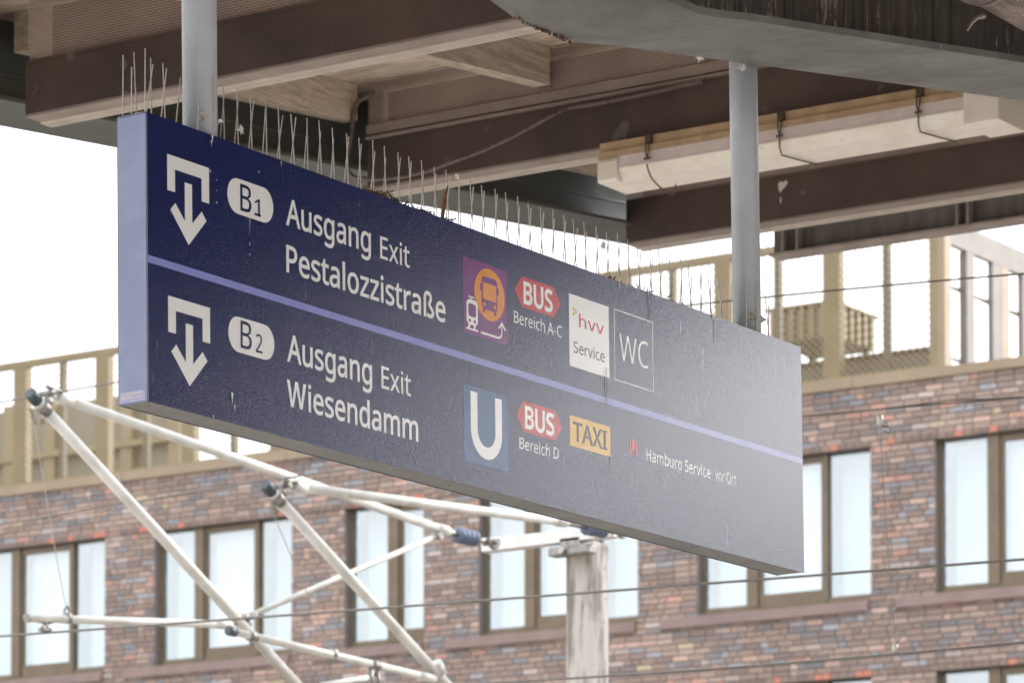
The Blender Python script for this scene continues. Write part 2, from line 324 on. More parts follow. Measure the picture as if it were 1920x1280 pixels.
# outline data of the lettering (units of 1/1000 capital height): x, y, handle offsets
GLYPHS = '''-451;56,321,113,0,0,36,56,430,0,-36,113,0,395,430,-113,0,0,-36,395,321,0,36,-113,0
0801;399,-14,80,0,-113,0,149,123,54,-91,-54,91,69,501,0,-161,0,109,102,779,-22,-77,21,76,207,954,-48,-40,49,41,399,1015,-79,0,112,0,650,880,-55,90,55,-90,732,501,0,163,0,-107,699,225,22,77,-23,-77,592,48,49,41,-48,-41|399,91,-75,0,75,0,560,193,-33,-68,32,67,608,501,0,-138,0,137,560,808,32,-68,-33,68,399,910,75,0,-75,0,239,808,31,68,-31,-68,192,501,0,137,0,-137,239,193,-31,68,31,-68
1801;377,0,40,0,0,233,377,699,0,-233,0,40,378,796,-1,-25,1,24,382,871,-2,-26,-15,-14,342,834,12,11,-12,-11,296,794,18,16,-36,-29,189,707,36,29,-21,28,125,790,21,-28,90,70,395,1000,-90,-70,34,0,497,1000,-34,0,0,-333,497,0,0,333,-40,0
2801;67,0,221,0,0,34,67,102,0,-34,88,88,329,367,-87,-88,51,50,457,501,-35,-39,34,40,535,617,-18,-38,18,38,562,741,0,-45,0,55,513,866,32,-28,-33,29,385,909,52,0,-48,0,257,884,37,17,-37,-17,144,814,39,30,-22,27,78,896,22,-27,40,33,214,980,-51,-23,50,23,385,1014,-63,0,94,0,606,943,-54,47,55,-47,688,748,0,83,0,-52,655,602,22,45,-21,-46,566,466,38,45,-38,-44,431,324,52,50,-69,-69,223,118,69,68,0,-2,223,112,0,2,168,0,728,112,-168,0,0,-37,728,0,0,37,-220,0
>801;70,162,220,97,0,37,70,272,0,-37,176,73,598,492,-176,-74,-176,83,70,742,176,-83,0,37,70,852,0,-37,220,-110,730,522,-220,110,0,-23,730,452,0,24,-220,-96
A895;0,0,42,0,130,335,391,1004,-130,-335,38,0,504,1004,-38,0,130,-335,894,0,-130,335,-44,0,763,0,44,0,-40,103,643,310,40,-104,-132,0,246,310,133,0,-39,-104,127,0,40,103,-42,0|289,422,37,100,105,0,605,422,-105,0,-37,100,493,724,37,-101,-3,8,479,765,7,-20,-7,19,460,826,6,-21,-6,21,445,874,4,-11,-6,-29,423,789,8,28,-8,-27,402,724,6,16,-38,-101
B910;136,0,117,0,0,333,136,1000,0,-333,95,0,422,1000,-96,0,125,0,705,945,-64,37,64,-37,801,752,0,92,0,-59,752,606,33,38,-33,-39,611,531,61,11,0,-3,611,524,0,2,42,-7,725,487,-34,18,34,-17,805,412,-19,32,20,-33,835,284,0,53,0,-90,742,74,62,50,-62,-49,487,0,108,0,-117,0|262,574,0,106,62,0,447,574,-62,0,86,0,623,616,-31,-28,32,27,671,738,0,-54,0,55,613,856,38,-23,-39,24,427,892,85,0,-55,0,262,892,55,0,0,-106|262,106,0,121,67,0,464,106,-68,0,88,0,648,158,-34,-34,35,35,700,294,0,-56,0,52,646,421,36,-32,-36,32,454,469,92,0,-64,0,262,469,64,0,0,-121
C885;545,-14,55,0,-102,0,290,49,68,-42,-68,42,137,228,34,-77,-35,78,85,501,0,-104,0,101,141,768,-37,-77,37,77,304,949,-72,-44,72,43,566,1014,-103,0,105,0,842,955,-79,39,-17,-35,791,849,17,35,-30,14,688,887,38,-12,-37,11,564,903,45,0,-107,0,311,796,62,71,-62,-72,218,500,0,125,0,-124,305,205,-58,73,57,-72,563,97,-115,0,44,0,688,108,-40,-8,39,7,803,136,-38,-11,0,-37,803,27,0,36,-38,-14,687,-4,40,6,-40,-7
D1022;136,0,93,0,0,333,136,1000,0,-333,103,0,444,1000,-103,0,101,0,706,944,-74,37,74,-37,877,779,-40,73,40,-72,937,510,0,107,0,-169,799,128,92,86,-92,-85,415,0,164,0,-93,0|262,108,0,261,45,0,398,108,-46,0,271,0,804,506,0,-266,0,133,705,799,66,-62,-66,62,426,892,120,0,-55,0,262,892,55,0,0,-261
E779;136,0,186,0,0,333,136,1000,0,-333,186,0,695,1000,-187,0,0,-37,695,889,0,37,-145,0,262,889,144,0,0,-104,262,577,0,104,136,0,669,577,-135,0,0,-36,669,468,0,36,-135,0,262,468,136,0,0,-119,262,111,0,119,144,0,695,111,-145,0,0,-37,695,0,0,37,-187,0
G1020;564,-14,70,0,-103,0,303,48,70,-41,-71,42,141,226,37,-77,-37,77,85,500,0,-106,0,105,147,772,-41,-77,41,76,324,950,-77,-42,77,43,604,1014,-110,0,56,0,763,999,-50,10,50,-11,902,955,-43,19,-16,-36,854,846,16,36,-35,16,735,887,44,-12,-45,11,597,903,47,0,-120,0,317,796,67,71,-67,-72,217,500,0,125,0,-79,256,289,-26,61,25,-61,377,146,-55,34,55,-34,594,95,-90,0,44,0,706,102,-31,-4,31,5,790,119,-25,-6,0,99,790,416,0,-99,-73,0,570,416,73,0,0,37,570,528,0,-37,115,0,916,528,-115,0,0,-163,916,38,0,163,-54,-18,752,-1,55,8,-55,-9
H1038;136,0,42,0,0,333,136,1000,0,-333,42,0,262,1000,-42,0,0,-141,262,577,0,141,171,0,775,577,-171,0,0,141,775,1000,0,-141,42,0,901,1000,-42,0,0,-333,901,0,0,333,-42,0,775,0,42,0,0,155,775,466,0,-155,-171,0,262,466,171,0,0,-155,262,0,0,155,-42,0
I475;56,0,120,0,0,24,56,73,0,-24,39,9,174,99,-40,-8,0,267,174,899,0,-266,-40,9,56,927,39,-9,0,24,56,1000,0,-24,120,0,417,1000,-120,0,0,-24,417,927,0,24,-39,-9,300,899,39,9,0,-266,300,99,0,267,39,-8,417,73,-39,9,0,-24,417,0,0,24,-120,0
K867;136,0,42,0,0,333,136,1000,0,-333,42,0,262,1000,-42,0,0,-164,262,507,0,164,29,32,348,602,-28,-32,29,32,434,697,-29,-31,90,101,704,1000,-90,-101,50,0,852,1000,-49,0,-133,-145,455,564,132,146,137,-188,867,0,-137,188,-50,0,718,0,50,0,-118,159,364,478,118,-160,-34,-30,262,388,34,30,0,-129,262,0,0,129,-42,0
L734;136,0,188,0,0,333,136,1000,0,-333,42,0,262,1000,-42,0,0,-296,262,112,0,296,146,0,699,112,-146,0,0,-37,699,0,0,37,-188,0
O1094;548,-14,100,0,-104,0,289,50,69,-43,-68,43,136,231,33,-77,-34,78,85,503,0,-104,0,103,136,772,-34,-77,33,76,289,951,-68,-43,69,43,549,1015,-105,0,100,0,801,952,-68,42,68,-43,956,772,-35,77,35,-77,1008,501,0,104,0,-103,956,230,35,77,-35,-77,801,50,68,43,-68,-43|548,95,-113,0,114,0,797,204,-52,-73,52,72,875,501,0,-126,0,126,797,798,52,-72,-52,71,549,905,113,0,-113,0,299,798,54,71,-54,-72,218,501,0,126,0,-126,298,204,-53,72,54,-73
P847;136,0,42,0,0,333,136,1000,0,-333,88,0,401,1000,-89,0,130,0,686,923,-59,51,60,-51,776,706,0,93,0,-55,739,551,25,48,-25,-48,614,434,59,30,-58,-30,377,389,100,0,-39,0,262,389,38,0,0,-129,262,0,0,130,-42,0|262,497,0,132,34,0,363,497,-34,0,95,0,576,543,-47,-30,46,31,646,700,0,-73,0,65,584,845,41,-32,-41,31,389,892,89,0,-42,0,262,892,42,0,0,-131
R871;136,0,42,0,0,333,136,1000,0,-333,92,0,412,1000,-92,0,124,0,687,929,-59,47,59,-47,776,716,0,95,0,-54,746,583,20,35,-19,-36,672,498,30,21,-31,-21,576,448,33,12,91,-149,850,0,-91,149,-49,0,703,0,49,0,-81,138,461,413,81,-138,-67,0,262,413,66,0,0,-138,262,0,0,138,-42,0|262,520,0,123,50,0,412,520,-50,0,81,0,590,568,-38,-32,37,32,646,710,0,-62,0,65,587,849,39,-27,-39,28,405,891,82,0,-48,0,262,891,48,0,0,-124
S769;346,-14,109,0,-56,0,190,-1,48,-9,-47,8,71,34,32,-15,0,40,71,154,0,-40,34,-15,197,113,-50,13,50,-12,352,95,-54,0,74,0,520,139,-38,-29,38,29,577,256,0,-49,0,33,556,339,14,-22,-14,22,484,401,34,-19,-34,19,342,462,60,-22,-85,31,149,576,44,-45,-43,44,84,759,0,-77,0,53,125,896,-27,-38,27,37,237,983,-48,-20,48,21,403,1014,-62,0,55,0,555,999,-46,10,45,-11,679,958,-37,17,-13,-36,640,850,13,36,-34,15,527,888,41,-10,-40,10,401,903,43,0,-63,0,259,863,32,27,-32,-26,211,758,0,44,0,-34,232,674,-14,22,14,-23,301,613,-32,18,32,-17,430,556,-54,20,59,-21,579,487,-40,24,41,-25,672,398,-21,34,21,-35,703,268,0,52,0,-89,606,60,65,50,-64,-49
T779;326,0,42,0,0,296,326,889,0,-296,-104,0,14,889,104,0,0,37,14,1000,0,-37,250,0,763,1000,-249,0,0,-37,763,889,0,37,-103,0,452,889,104,0,0,-296,452,0,0,296,-42,0
U1024;507,-14,89,0,-124,0,223,88,65,-68,-65,67,126,356,0,-111,0,214,126,1000,0,-215,42,0,252,1000,-42,0,0,-216,252,352,0,216,0,-82,317,162,-43,45,44,-44,514,95,-88,0,91,0,711,167,-41,-48,40,48,772,353,0,-76,0,216,772,1000,0,-216,41,0,896,1000,-41,0,0,-216,896,353,0,216,0,-69,854,166,28,56,-28,-56,726,34,58,33,-57,-32
W1303;282,0,42,0,-89,333,17,1000,88,-333,44,0,148,1000,-43,0,52,-204,304,389,-52,204,11,-43,333,265,-8,40,8,-40,352,151,-5,36,4,37,373,270,-10,-43,9,43,405,396,-12,-41,59,202,581,1000,-59,-201,44,0,711,1000,-43,0,62,-203,895,392,-61,203,13,-43,929,264,-10,42,9,-42,950,151,-5,33,4,35,969,264,-8,-41,9,41,999,391,-12,-44,51,203,1153,1000,-52,-203,44,0,1284,1000,-44,0,-88,-333,1018,0,89,333,-42,0,891,0,42,0,-65,218,696,655,65,-218,-7,28,674,737,7,-27,-8,27,655,809,5,-21,-4,21,646,853,2,-8,-1,-12,631,775,9,40,-9,-39,598,651,13,43,-63,-217,409,0,63,217,-43,0
X821;6,0,44,0,110,174,338,521,-111,-174,-104,160,27,1000,103,-160,46,0,167,1000,-47,0,81,-131,412,608,-82,131,82,131,658,1000,-82,-131,45,0,791,1000,-44,0,-103,-159,482,524,103,159,111,-175,815,0,-111,175,-47,0,672,0,48,0,-88,145,408,434,88,-145,-90,-145,139,0,89,145,-45,0
a786;301,-14,64,0,-68,0,132,40,44,-36,-45,36,64,209,0,-77,0,74,153,382,-59,-41,58,40,424,448,-122,-4,43,2,552,452,-43,-1,0,15,552,497,0,-15,0,63,511,627,27,-24,-27,25,396,664,50,0,-39,0,284,646,36,12,-35,-11,185,606,31,15,-13,31,147,699,13,-31,33,18,263,744,-45,-12,45,13,403,763,-48,0,92,0,606,703,-43,40,44,-40,672,511,0,88,0,-170,672,0,0,170,-30,0,583,0,30,0,-8,35,559,106,8,-35,-2,0,553,106,2,0,-32,-41,450,15,36,20,-36,-19|329,85,-40,0,64,0,487,138,-42,-35,42,35,550,300,0,-73,0,22,550,367,0,-22,-36,-1,440,363,37,1,-94,-4,246,318,36,26,-36,-26,192,207,0,48,0,-42,230,115,-25,19,26,-20
b861;475,-14,92,0,-59,0,331,18,37,-21,-38,22,242,95,22,-30,-3,0,232,95,4,0,-8,-32,207,0,9,32,-29,0,119,0,29,0,0,355,119,1064,0,-354,41,0,242,1064,-41,0,0,-86,242,805,0,87,0,-31,240,716,2,28,-1,-27,235,651,2,16,3,0,242,651,-2,0,22,32,331,731,-38,-21,37,22,475,763,-59,0,93,0,700,666,-57,65,56,-65,784,375,0,129,0,-129,699,84,57,65,-57,-65|457,88,-83,0,67,0,607,162,-33,-49,33,50,657,377,0,-94,0,189,454,661,135,0,-80,0,289,592,30,46,-31,-45,242,380,0,96,0,-2,242,374,0,2,0,-92,288,162,-31,49,30,-49
c672;420,-14,43,0,-66,0,243,27,52,-27,-52,27,121,153,30,-57,-29,57,77,371,0,-89,0,93,123,597,-31,-58,31,58,249,724,-53,-27,52,27,429,765,-68,0,38,0,539,753,-35,8,36,-8,626,724,-22,11,-13,-34,588,622,13,34,-22,8,510,646,30,-8,-30,7,426,657,26,0,-148,0,204,373,0,189,0,-91,258,165,-36,48,36,-49,419,92,-71,0,41,0,527,105,-31,-8,32,8,613,136,-26,-12,0,-37,613,27,0,36,-25,-13,530,-4,30,8,-30,-7
d861;385,-14,59,0,-93,0,161,83,56,-65,-56,65,77,374,0,-129,0,129,162,666,-57,-66,56,66,387,765,-94,0,57,0,529,732,-37,22,37,-21,619,654,-23,31,3,0,627,654,-2,0,0,12,623,708,2,-24,-3,24,619,765,0,-14,0,100,619,1064,0,-99,41,0,742,1064,-41,0,0,-354,742,0,0,355,-33,0,643,0,33,0,-6,34,625,101,6,-34,-2,0,619,101,2,0,-22,-32,529,20,38,22,-37,-23|405,88,-67,0,79,0,572,153,-32,-43,32,44,620,350,0,-88,0,8,620,373,0,-8,0,93,574,588,31,-50,-31,49,403,662,83,0,-66,0,254,583,33,53,-33,-52,204,371,0,89,0,-89,254,162,-33,50,33,-49
e790;438,-14,52,0,-71,0,250,29,55,-29,-55,29,123,159,30,-57,-31,57,77,370,0,-83,0,82,118,581,-27,-59,28,59,235,717,-50,-32,50,32,409,765,-66,0,64,0,575,723,-46,28,46,-28,681,604,-24,51,25,-51,718,426,0,68,0,-25,718,352,0,24,-171,0,204,352,172,0,2,-85,270,158,-42,44,41,-45,444,91,-75,0,48,0,571,104,-37,-9,37,9,685,143,-39,-17,0,-36,685,35,0,36,-38,-17,571,-2,38,8,-37,-8|207,450,7,67,128,0,590,450,-128,0,0,63,546,604,29,-39,-30,40,408,664,62,0,-59,0,268,607,34,38,-34,-38
g861;406,-336,115,0,-110,0,136,-289,70,-31,0,38,136,-175,0,-38,74,-39,413,-234,-111,0,65,0,565,-177,-37,-38,37,38,620,-22,0,-66,0,9,620,7,0,-10,0,11,622,55,-1,-21,1,21,625,99,-1,-8,-2,0,619,99,2,0,-50,-75,387,-14,104,0,-98,0,159,88,55,-68,-55,68,77,374,0,-122,0,119,159,659,-55,-71,55,70,385,765,-96,0,50,0,519,737,-40,18,40,-19,620,651,-28,39,3,0,627,651,-2,0,6,33,644,751,-5,-33,33,0,742,751,-32,0,0,-255,742,-13,0,255,0,-107,660,-255,55,54,-54,-54|405,87,-66,0,75,0,570,148,-35,-41,35,40,622,345,0,-91,0,9,622,374,0,-10,0,103,569,595,35,-45,-36,44,402,661,76,0,-63,0,256,586,35,50,-34,-50,204,373,0,92,0,-93,256,160,-34,49,34,-49
h866;119,0,41,0,0,355,119,1064,0,-354,41,0,242,1064,-41,0,0,-104,242,752,0,104,0,-37,235,647,5,33,3,0,244,647,-3,0,24,38,342,734,-41,-20,42,20,478,763,-49,0,91,0,683,698,-45,44,46,-43,752,489,0,96,0,-163,752,0,0,163,-41,0,630,0,41,0,0,160,630,480,0,-160,0,121,462,661,112,0,-84,0,289,590,31,47,-31,-47,242,388,0,88,0,-129,242,0,0,129,-41,0
i361;182,875,19,0,-20,0,130,895,14,-13,-14,13,109,954,0,-26,0,27,130,1013,-14,-12,14,13,182,1032,-20,0,19,0,232,1013,-15,13,14,-12,254,954,0,27,0,-26,232,895,14,13,-15,-13|119,0,41,0,0,250,119,751,0,-251,41,0,242,751,-41,0,0,-251,242,0,0,250,-41,0
l361;119,0,41,0,0,355,119,1064,0,-354,41,0,242,1064,-41,0,0,-354,242,0,0,355,-41,0
m1310;119,0,41,0,0,250,119,751,0,-251,33,0,218,751,-33,0,7,-34,237,648,-6,35,2,0,244,648,-3,0,23,40,338,736,-39,-19,40,19,465,765,-45,0,118,0,695,639,-36,84,2,0,702,639,-3,0,25,43,805,734,-44,-21,43,20,943,765,-49,0,85,0,1133,700,-42,43,42,-44,1196,489,0,97,0,-163,1196,0,0,163,-41,0,1074,0,41,0,0,161,1074,483,0,-161,0,119,922,661,101,0,-73,0,765,598,32,42,-31,-42,718,415,0,80,0,-139,718,0,0,138,-40,0,597,0,40,0,0,161,597,483,0,-161,0,119,443,661,102,0,-76,0,286,591,29,47,-29,-47,242,389,0,88,0,-129,242,0,0,130,-41,0
n866;119,0,41,0,0,250,119,751,0,-251,33,0,218,751,-33,0,7,-34,237,648,-6,35,2,0,244,648,-3,0,24,40,345,736,-43,-19,42,19,480,765,-47,0,90,0,683,700,-45,43,46,-44,752,489,0,97,0,-163,752,0,0,163,-41,0,630,0,41,0,0,160,630,480,0,-160,0,121,462,661,112,0,-83,0,290,591,32,47,-32,-47,242,389,0,88,0,-129,242,0,0,130,-41,0
o847;422,-14,107,0,-67,0,244,32,52,-31,-51,30,122,165,30,-59,-30,58,77,377,0,-83,0,124,171,664,-63,-67,62,67,426,765,-108,0,68,0,606,719,-52,31,52,-30,728,588,-30,57,29,-58,772,377,0,83,0,-124,677,88,63,68,-63,-68|424,88,-76,0,76,0,591,166,-35,-52,36,52,644,377,0,-89,0,88,591,585,36,-50,-35,51,423,661,77,0,-77,0,256,585,35,51,-34,-50,204,377,0,88,0,-89,257,166,-35,52,35,-52
r578;119,0,41,0,0,250,119,751,0,-251,34,0,220,751,-34,0,5,-46,234,613,-5,46,2,0,239,613,-1,0,25,42,333,720,-38,-30,39,30,469,765,-52,0,14,0,515,763,-17,1,16,-2,557,756,-12,3,-5,-38,542,643,5,38,-12,3,502,650,15,-2,-14,2,461,653,13,0,-38,0,353,621,34,21,-34,-21,272,533,20,38,-20,-38,242,401,0,50,0,-134,242,0,0,134,-41,0
s671;308,-14,92,0,-52,0,173,-1,38,-9,-38,8,73,34,29,-15,0,37,73,146,0,-38,30,-15,181,104,-42,13,43,-12,311,85,-44,0,62,0,447,116,-28,-21,28,20,489,196,0,-34,0,19,473,246,11,-14,-10,15,418,291,27,-15,-27,15,304,342,49,-19,-49,18,179,398,35,-19,-34,18,99,465,19,-26,-18,26,71,566,0,-41,0,63,149,713,-52,-35,52,34,353,765,-84,0,46,0,481,751,-40,9,40,-8,592,714,-34,16,-14,-32,550,616,14,33,-31,13,451,650,35,-9,-35,9,345,664,36,0,-51,0,229,639,27,17,-27,-16,189,573,0,28,0,-21,207,520,-12,15,12,-14,268,478,-28,14,29,-13,382,430,-48,18,48,-18,504,375,-33,19,34,-19,581,307,-18,26,18,-26,608,207,0,40,0,-73,527,42,54,37,-55,-37
t506;349,-14,22,0,-39,0,240,6,33,-13,-33,14,160,77,20,-34,-21,34,129,218,0,-60,0,146,129,655,0,-145,-36,0,22,655,36,0,0,20,22,714,0,-19,36,17,130,763,-36,-16,17,54,179,923,-16,-53,25,0,252,923,-24,0,0,-57,252,751,0,57,72,0,469,751,-72,0,0,-32,469,655,0,32,-72,0,252,655,72,0,0,-144,252,221,0,145,0,-45,285,120,-22,22,22,-22,370,87,-35,0,18,0,427,92,-19,-4,20,3,475,102,-12,-3,0,-31,475,8,0,32,-13,-6,419,-8,24,4,-25,-4
u866;384,-14,48,0,-91,0,179,51,46,-43,-45,44,111,259,0,-95,0,164,111,751,0,-164,41,0,235,751,-41,0,0,-161,235,268,0,161,0,-120,402,88,-111,0,83,0,575,158,-32,-46,32,47,623,360,0,-88,0,130,623,751,0,-131,41,0,746,751,-41,0,0,-251,746,0,0,250,-33,0,646,0,33,0,-6,33,627,99,7,-33,-1,0,622,99,2,0,-24,-39,521,13,43,19,-43,-18
v711;284,0,47,0,-94,250,0,751,95,-251,44,0,132,751,-44,0,53,-148,291,308,-53,148,8,-20,315,239,-8,26,9,-25,338,167,-7,23,6,-23,352,109,-3,16,1,0,357,109,-2,0,4,16,373,168,-7,-23,7,23,397,241,-9,-25,9,25,420,308,-6,-19,53,148,580,751,-53,-148,44,0,711,751,-43,0,-95,-251,426,0,95,250,-47,0
x741;25,0,46,0,91,128,297,384,-91,-128,-86,122,38,751,86,-123,47,0,178,751,-47,0,64,-95,371,468,-64,94,64,94,563,751,-64,-95,46,0,702,751,-47,0,-87,-123,443,384,86,122,91,-128,716,0,-91,128,-47,0,576,0,46,0,-69,100,371,300,68,-100,-69,-100,164,0,69,100,-46,0
z658;55,0,183,0,0,27,55,81,0,-27,134,192,458,655,-134,-191,-127,0,78,655,127,0,0,32,78,751,0,-32,172,0,594,751,-172,0,0,-31,594,658,0,31,-133,-187,196,95,133,188,136,0,604,95,-136,0,0,-32,604,0,0,32,-183,0
ß868;240,712,0,65,0,-237,240,0,0,237,-41,0,118,0,41,0,0,237,118,712,0,-237,0,100,195,938,-51,-50,51,50,387,1013,-77,0,43,0,512,988,-41,17,40,-17,612,910,-26,35,27,-35,652,773,0,56,0,-33,639,690,9,22,-10,-22,607,633,12,16,-12,-16,575,587,9,15,-9,-15,561,536,0,19,0,-24,585,474,-16,17,15,-18,643,423,-23,16,23,-16,711,369,-22,20,23,-20,769,299,-16,27,16,-28,793,197,0,41,0,-44,760,83,22,31,-22,-32,668,11,39,16,-40,-16,530,-13,52,0,-45,0,407,3,38,-11,-37,10,322,40,20,-14,16,35,368,145,-15,-35,16,-9,427,114,-24,11,24,-11,521,98,-39,0,47,0,632,126,-27,-19,26,19,672,205,0,-34,0,26,648,273,16,-19,-15,19,590,328,23,-17,-23,17,520,381,23,-19,-24,18,461,446,16,-25,-16,24,438,535,0,-35,0,28,452,602,-9,-17,10,16,486,648,-13,-14,13,14,520,694,-10,-17,9,18,534,762,0,-28,0,48,491,868,29,-22,-28,23,387,902,41,0,-48,0,277,856,25,31,-25,-31'''

# ------------------------------------------------------------------ ground and platforms
g = MB().box(-150, 260, -200, 260, -1.3, -1.0).build('ground', M['ground']); g['kind'] = 'structure'
g = MB().box(4.3, 14.3, -80, 90, -1.0, 0).build('platform', M['platform']); g['kind'] = 'structure'
g = MB().box(-7, .8, -80, 90, -1.0, 0).build('platform_opposite', M['platform']); g['kind'] = 'structure'

# ------------------------------------------------------------------ platform canopy
XV = 9.18                                                # valley line of the butterfly roof
def zb(u): return EYE + 4.14 + .1 * (abs(u - XV) - 2.27)   # underside of the purlins
can = thing('platform_canopy', 'brown and grey-green steel platform roof with perforated sheet and board-marked concrete deck above the sign', 'canopy', (XV, 5.775, 0))
# deck boards
x = 2.0; i = 0
while x < 16.85:
    x1 = min(x + .275, 16.9)
    if x < XV < x1: x1 = XV
    z0, z1 = zb(x) + .48 + random.uniform(-.004, .004), zb(x1 - .006) + .48
    z1 += z0 - (zb(x) + .48)
    MB().prism([(x, z0), (x1 - .007, z1), (x1 - .007, z1 + .05), (x, z0 + .05)], 'y', -4.5, 10.6).build('plank', M['plank'], can)
    x = x1
MB().prism([(2, zb(2) + .545), (XV, zb(XV) + .545), (17, zb(17) + .545), (17, zb(17) + .60), (XV, zb(XV) + .60), (2, zb(2) + .60)], 'y', -4.5, 10.62).build('roof_sheet', M['roofing'], can)
PX = [11.45, 13.87, 16.18]
YE = [9.93, 10.03, 10.12]
def strip_mesh(y0, y1):
    mb = MB(); y = y0
    while y < y1:
        mb.box(0, .055, y, y + .009, 0, .006); y += .0165
    mb.box(-.004, .0, y0, y1, -.002, .010); mb.box(.055, .061, y0, y1, -.002, .012)
    return mb
for wing in (1, -1):
    for k, u in enumerate(PX):
        for bay, (y0, y1) in enumerate([(5.80, YE[k]), (1.35, 5.75), (-3.1, 1.25)]):
            if wing < 0 and bay == 2: continue
            X = lambda d: (u + d) if wing > 0 else (2 * XV - u - d)
            def bx(mb, a, b, z0, z1, ya=y0, yb=y1):
                xa, xb = sorted((X(a), X(b))); return mb.box(xa, xb, ya, yb, z0, z1)
            z = zb(u)
            mb = MB(); bx(mb, 0, .012, z + .010, z + .205); bx(mb, .0, .10, z + .206, z + .222)
            p = mb.build('purlin', M['brown'], can)
            mb = MB(); bx(mb, .004, .092, z, z + .010); mb.build('flange', M['brown_light'], p, local=False)
            if k == 1:
                mb = MB(); bx(mb, -.022, .02, z + .2225, z + .232); bx(mb, -.012, .02, z + .243, z + .262); bx(mb, -.012, -.008, z + .262, z + .285)
                mb.build('ledge_rail', M['brown_light'], can)
            zt = z + .480
            mb = MB(); bx(mb, .022 if k == 0 else .004, .0235 if k == 0 else .0055, z + .223, zt - .002); mb.build('perforated_panel', M['perf'], can)
            if k == 1:
                for yy in (6.99, 8.02, 9.05):
                    if y0 < yy < y1: mb = MB(); bx(mb, -.001, .003, z + .262, z + .312, yy, yy + .075); mb.build('joint_plate', M['brown_light'], can)
            mb = MB(); bx(mb, .16, .17, z + .20, zt - .003); mb.build('cavity_shade_board', M['dark'], can)  # added dark board: paints the shade seen through the holes
            if bay == 0 and wing > 0:
                mb = strip_mesh(y0, y1)
                mb.v = [(q[0] + u + .094, q[1], q[2] + z - .004) for q in mb.v]
                mb.build('ribbed_strip', M['strip'], p, kind='stuff')
                mb = MB(); bx(mb, .094, .15, z + .010, z + .014); mb.build('gap_shade_sheet', M['dark'], p)  # added dark sheet: paints shade into the gaps between the ribs
            else:
                mb = MB(); bx(mb, .094, .15, z, z + .006); mb.build('ribbed_strip', M['brown_light'], p)
# concrete ribs between the panels
for wing in (1, -1):
    ends = [9.25, 11.44, 11.60, 13.85, 14.02, 16.17]
    for yr in (10.073, 9.048, 8.02, 6.99, 5.0, 4.0, 3.0, 2.0):
        for a, b in ((ends[0], ends[1]), (ends[2] + .03, ends[3]), (ends[4] + .03, ends[5])):
            xa, xb = (a, b) if wing > 0 else (2 * XV - b, 2 * XV - a)
            MB().prism([(xa, zb(xa) + .315), (xb, zb(xb) + .315), (xb, zb(xb) + .479), (xa, zb(xa) + .479)], 'y', yr, yr + .075).build('rib', M['rib'], can)
# far girder (ends the roof on the left): bottom flange, web, top flange, stiffener
def gz(u): return EYE + 4.289 + .0995 * (abs(u - XV) - (11.905 - XV))
P = [(2.0, gz(2.0)), (XV, gz(XV)), (16.80, gz(16.80))]
def band(pts, d0, d1): return [(x, z + d0) for x, z in pts] + [(x, z + d1) for x, z in reversed(pts)]
far = MB().prism(band(P, .016, .40), 'y', 10.272, 10.288)
fo = far.build('girder', M['green'], can)
MB().prism(band(P, 0, .016), 'y', 10.10, 10.46).build('flange', M['green'], fo)
MB().prism(band(P, .40, .416), 'y', 10.14, 10.42).build('flange', M['green'], fo)
MB().prism(band(P, .150, .158), 'y', 10.266, 10.272).build('weld_seam', M['green_pale'], fo)
MB().box(16.78, 16.795, 10.13, 10.45, gz(16.78) + .016, gz(16.78) + .40).build('end_plate', M['green'], fo)
# near girders: haunched, bottom flange seen from below
half = [(9.04, 3.254), (9.265, 3.262), (9.40, 3.285), (9.52, 3.309), (10.38, 3.457), (16.6, 4.527)]
prof = [(2.0, 3.28 + .172 * (8.88 - 2.0)), (8.70, 3.31), (8.88, 3.28)] + half
prof = [(x, z + EYE) for x, z in prof]
for yc, detail in ((5.775, True), (1.30, False), (-3.15, False)):
    top = [(x, zb(x) + .474) for x, z in prof]; top.insert(3, (XV, zb(XV) + .474))
    web = MB().prism([(x, z + .022) for x, z in prof] + top[::-1], 'y', yc - .008, yc + .008).build('girder', M['stained'], can)
    MB().prism(band(prof, 0, .022), 'y', yc - .225, yc + .225).build('flange', M['green_pale'], web)
MB().box(9.0, 9.36, 1.12, 1.48, 0, EYE + 3.25).build('column', M['green'], can)
MB().box(9.0, 9.36, -3.33, -2.97, 0, EYE + 3.25).build('column', M['green'], can)
# edge beam outside the last purlin
zb_ = EYE + 4.674
e = MB().box(17.055, 17.067, -4, 9.78, zb_ + .012, zb_ + .28).build('edge_beam', M['grey_steel'], can)
MB().box(17.0, 17.13, -4, 9.78, zb_, zb_ + .012).build('flange', M['grey_steel_light'], e)
MB().box(17.0, 17.13, -4, 9.78, zb_ + .28, zb_ + .292).build('flange', M['grey_steel_light'], e)
for px in (1470, 1497, 1797, 1817):
    y = at(px, 440, x=17.02).y
    MB().box(17.001, 17.054, y - .006, y + .006, zb_ + .013, zb_ + .279).build('stiffener', M['grey_steel_light'], e)
for y in (9.2, 7.4, 5.6): MB().box(16.35, 17.05, y, y + .06, EYE + 4.86, EYE + 4.93).build('bracket', M['grey_steel'], can)

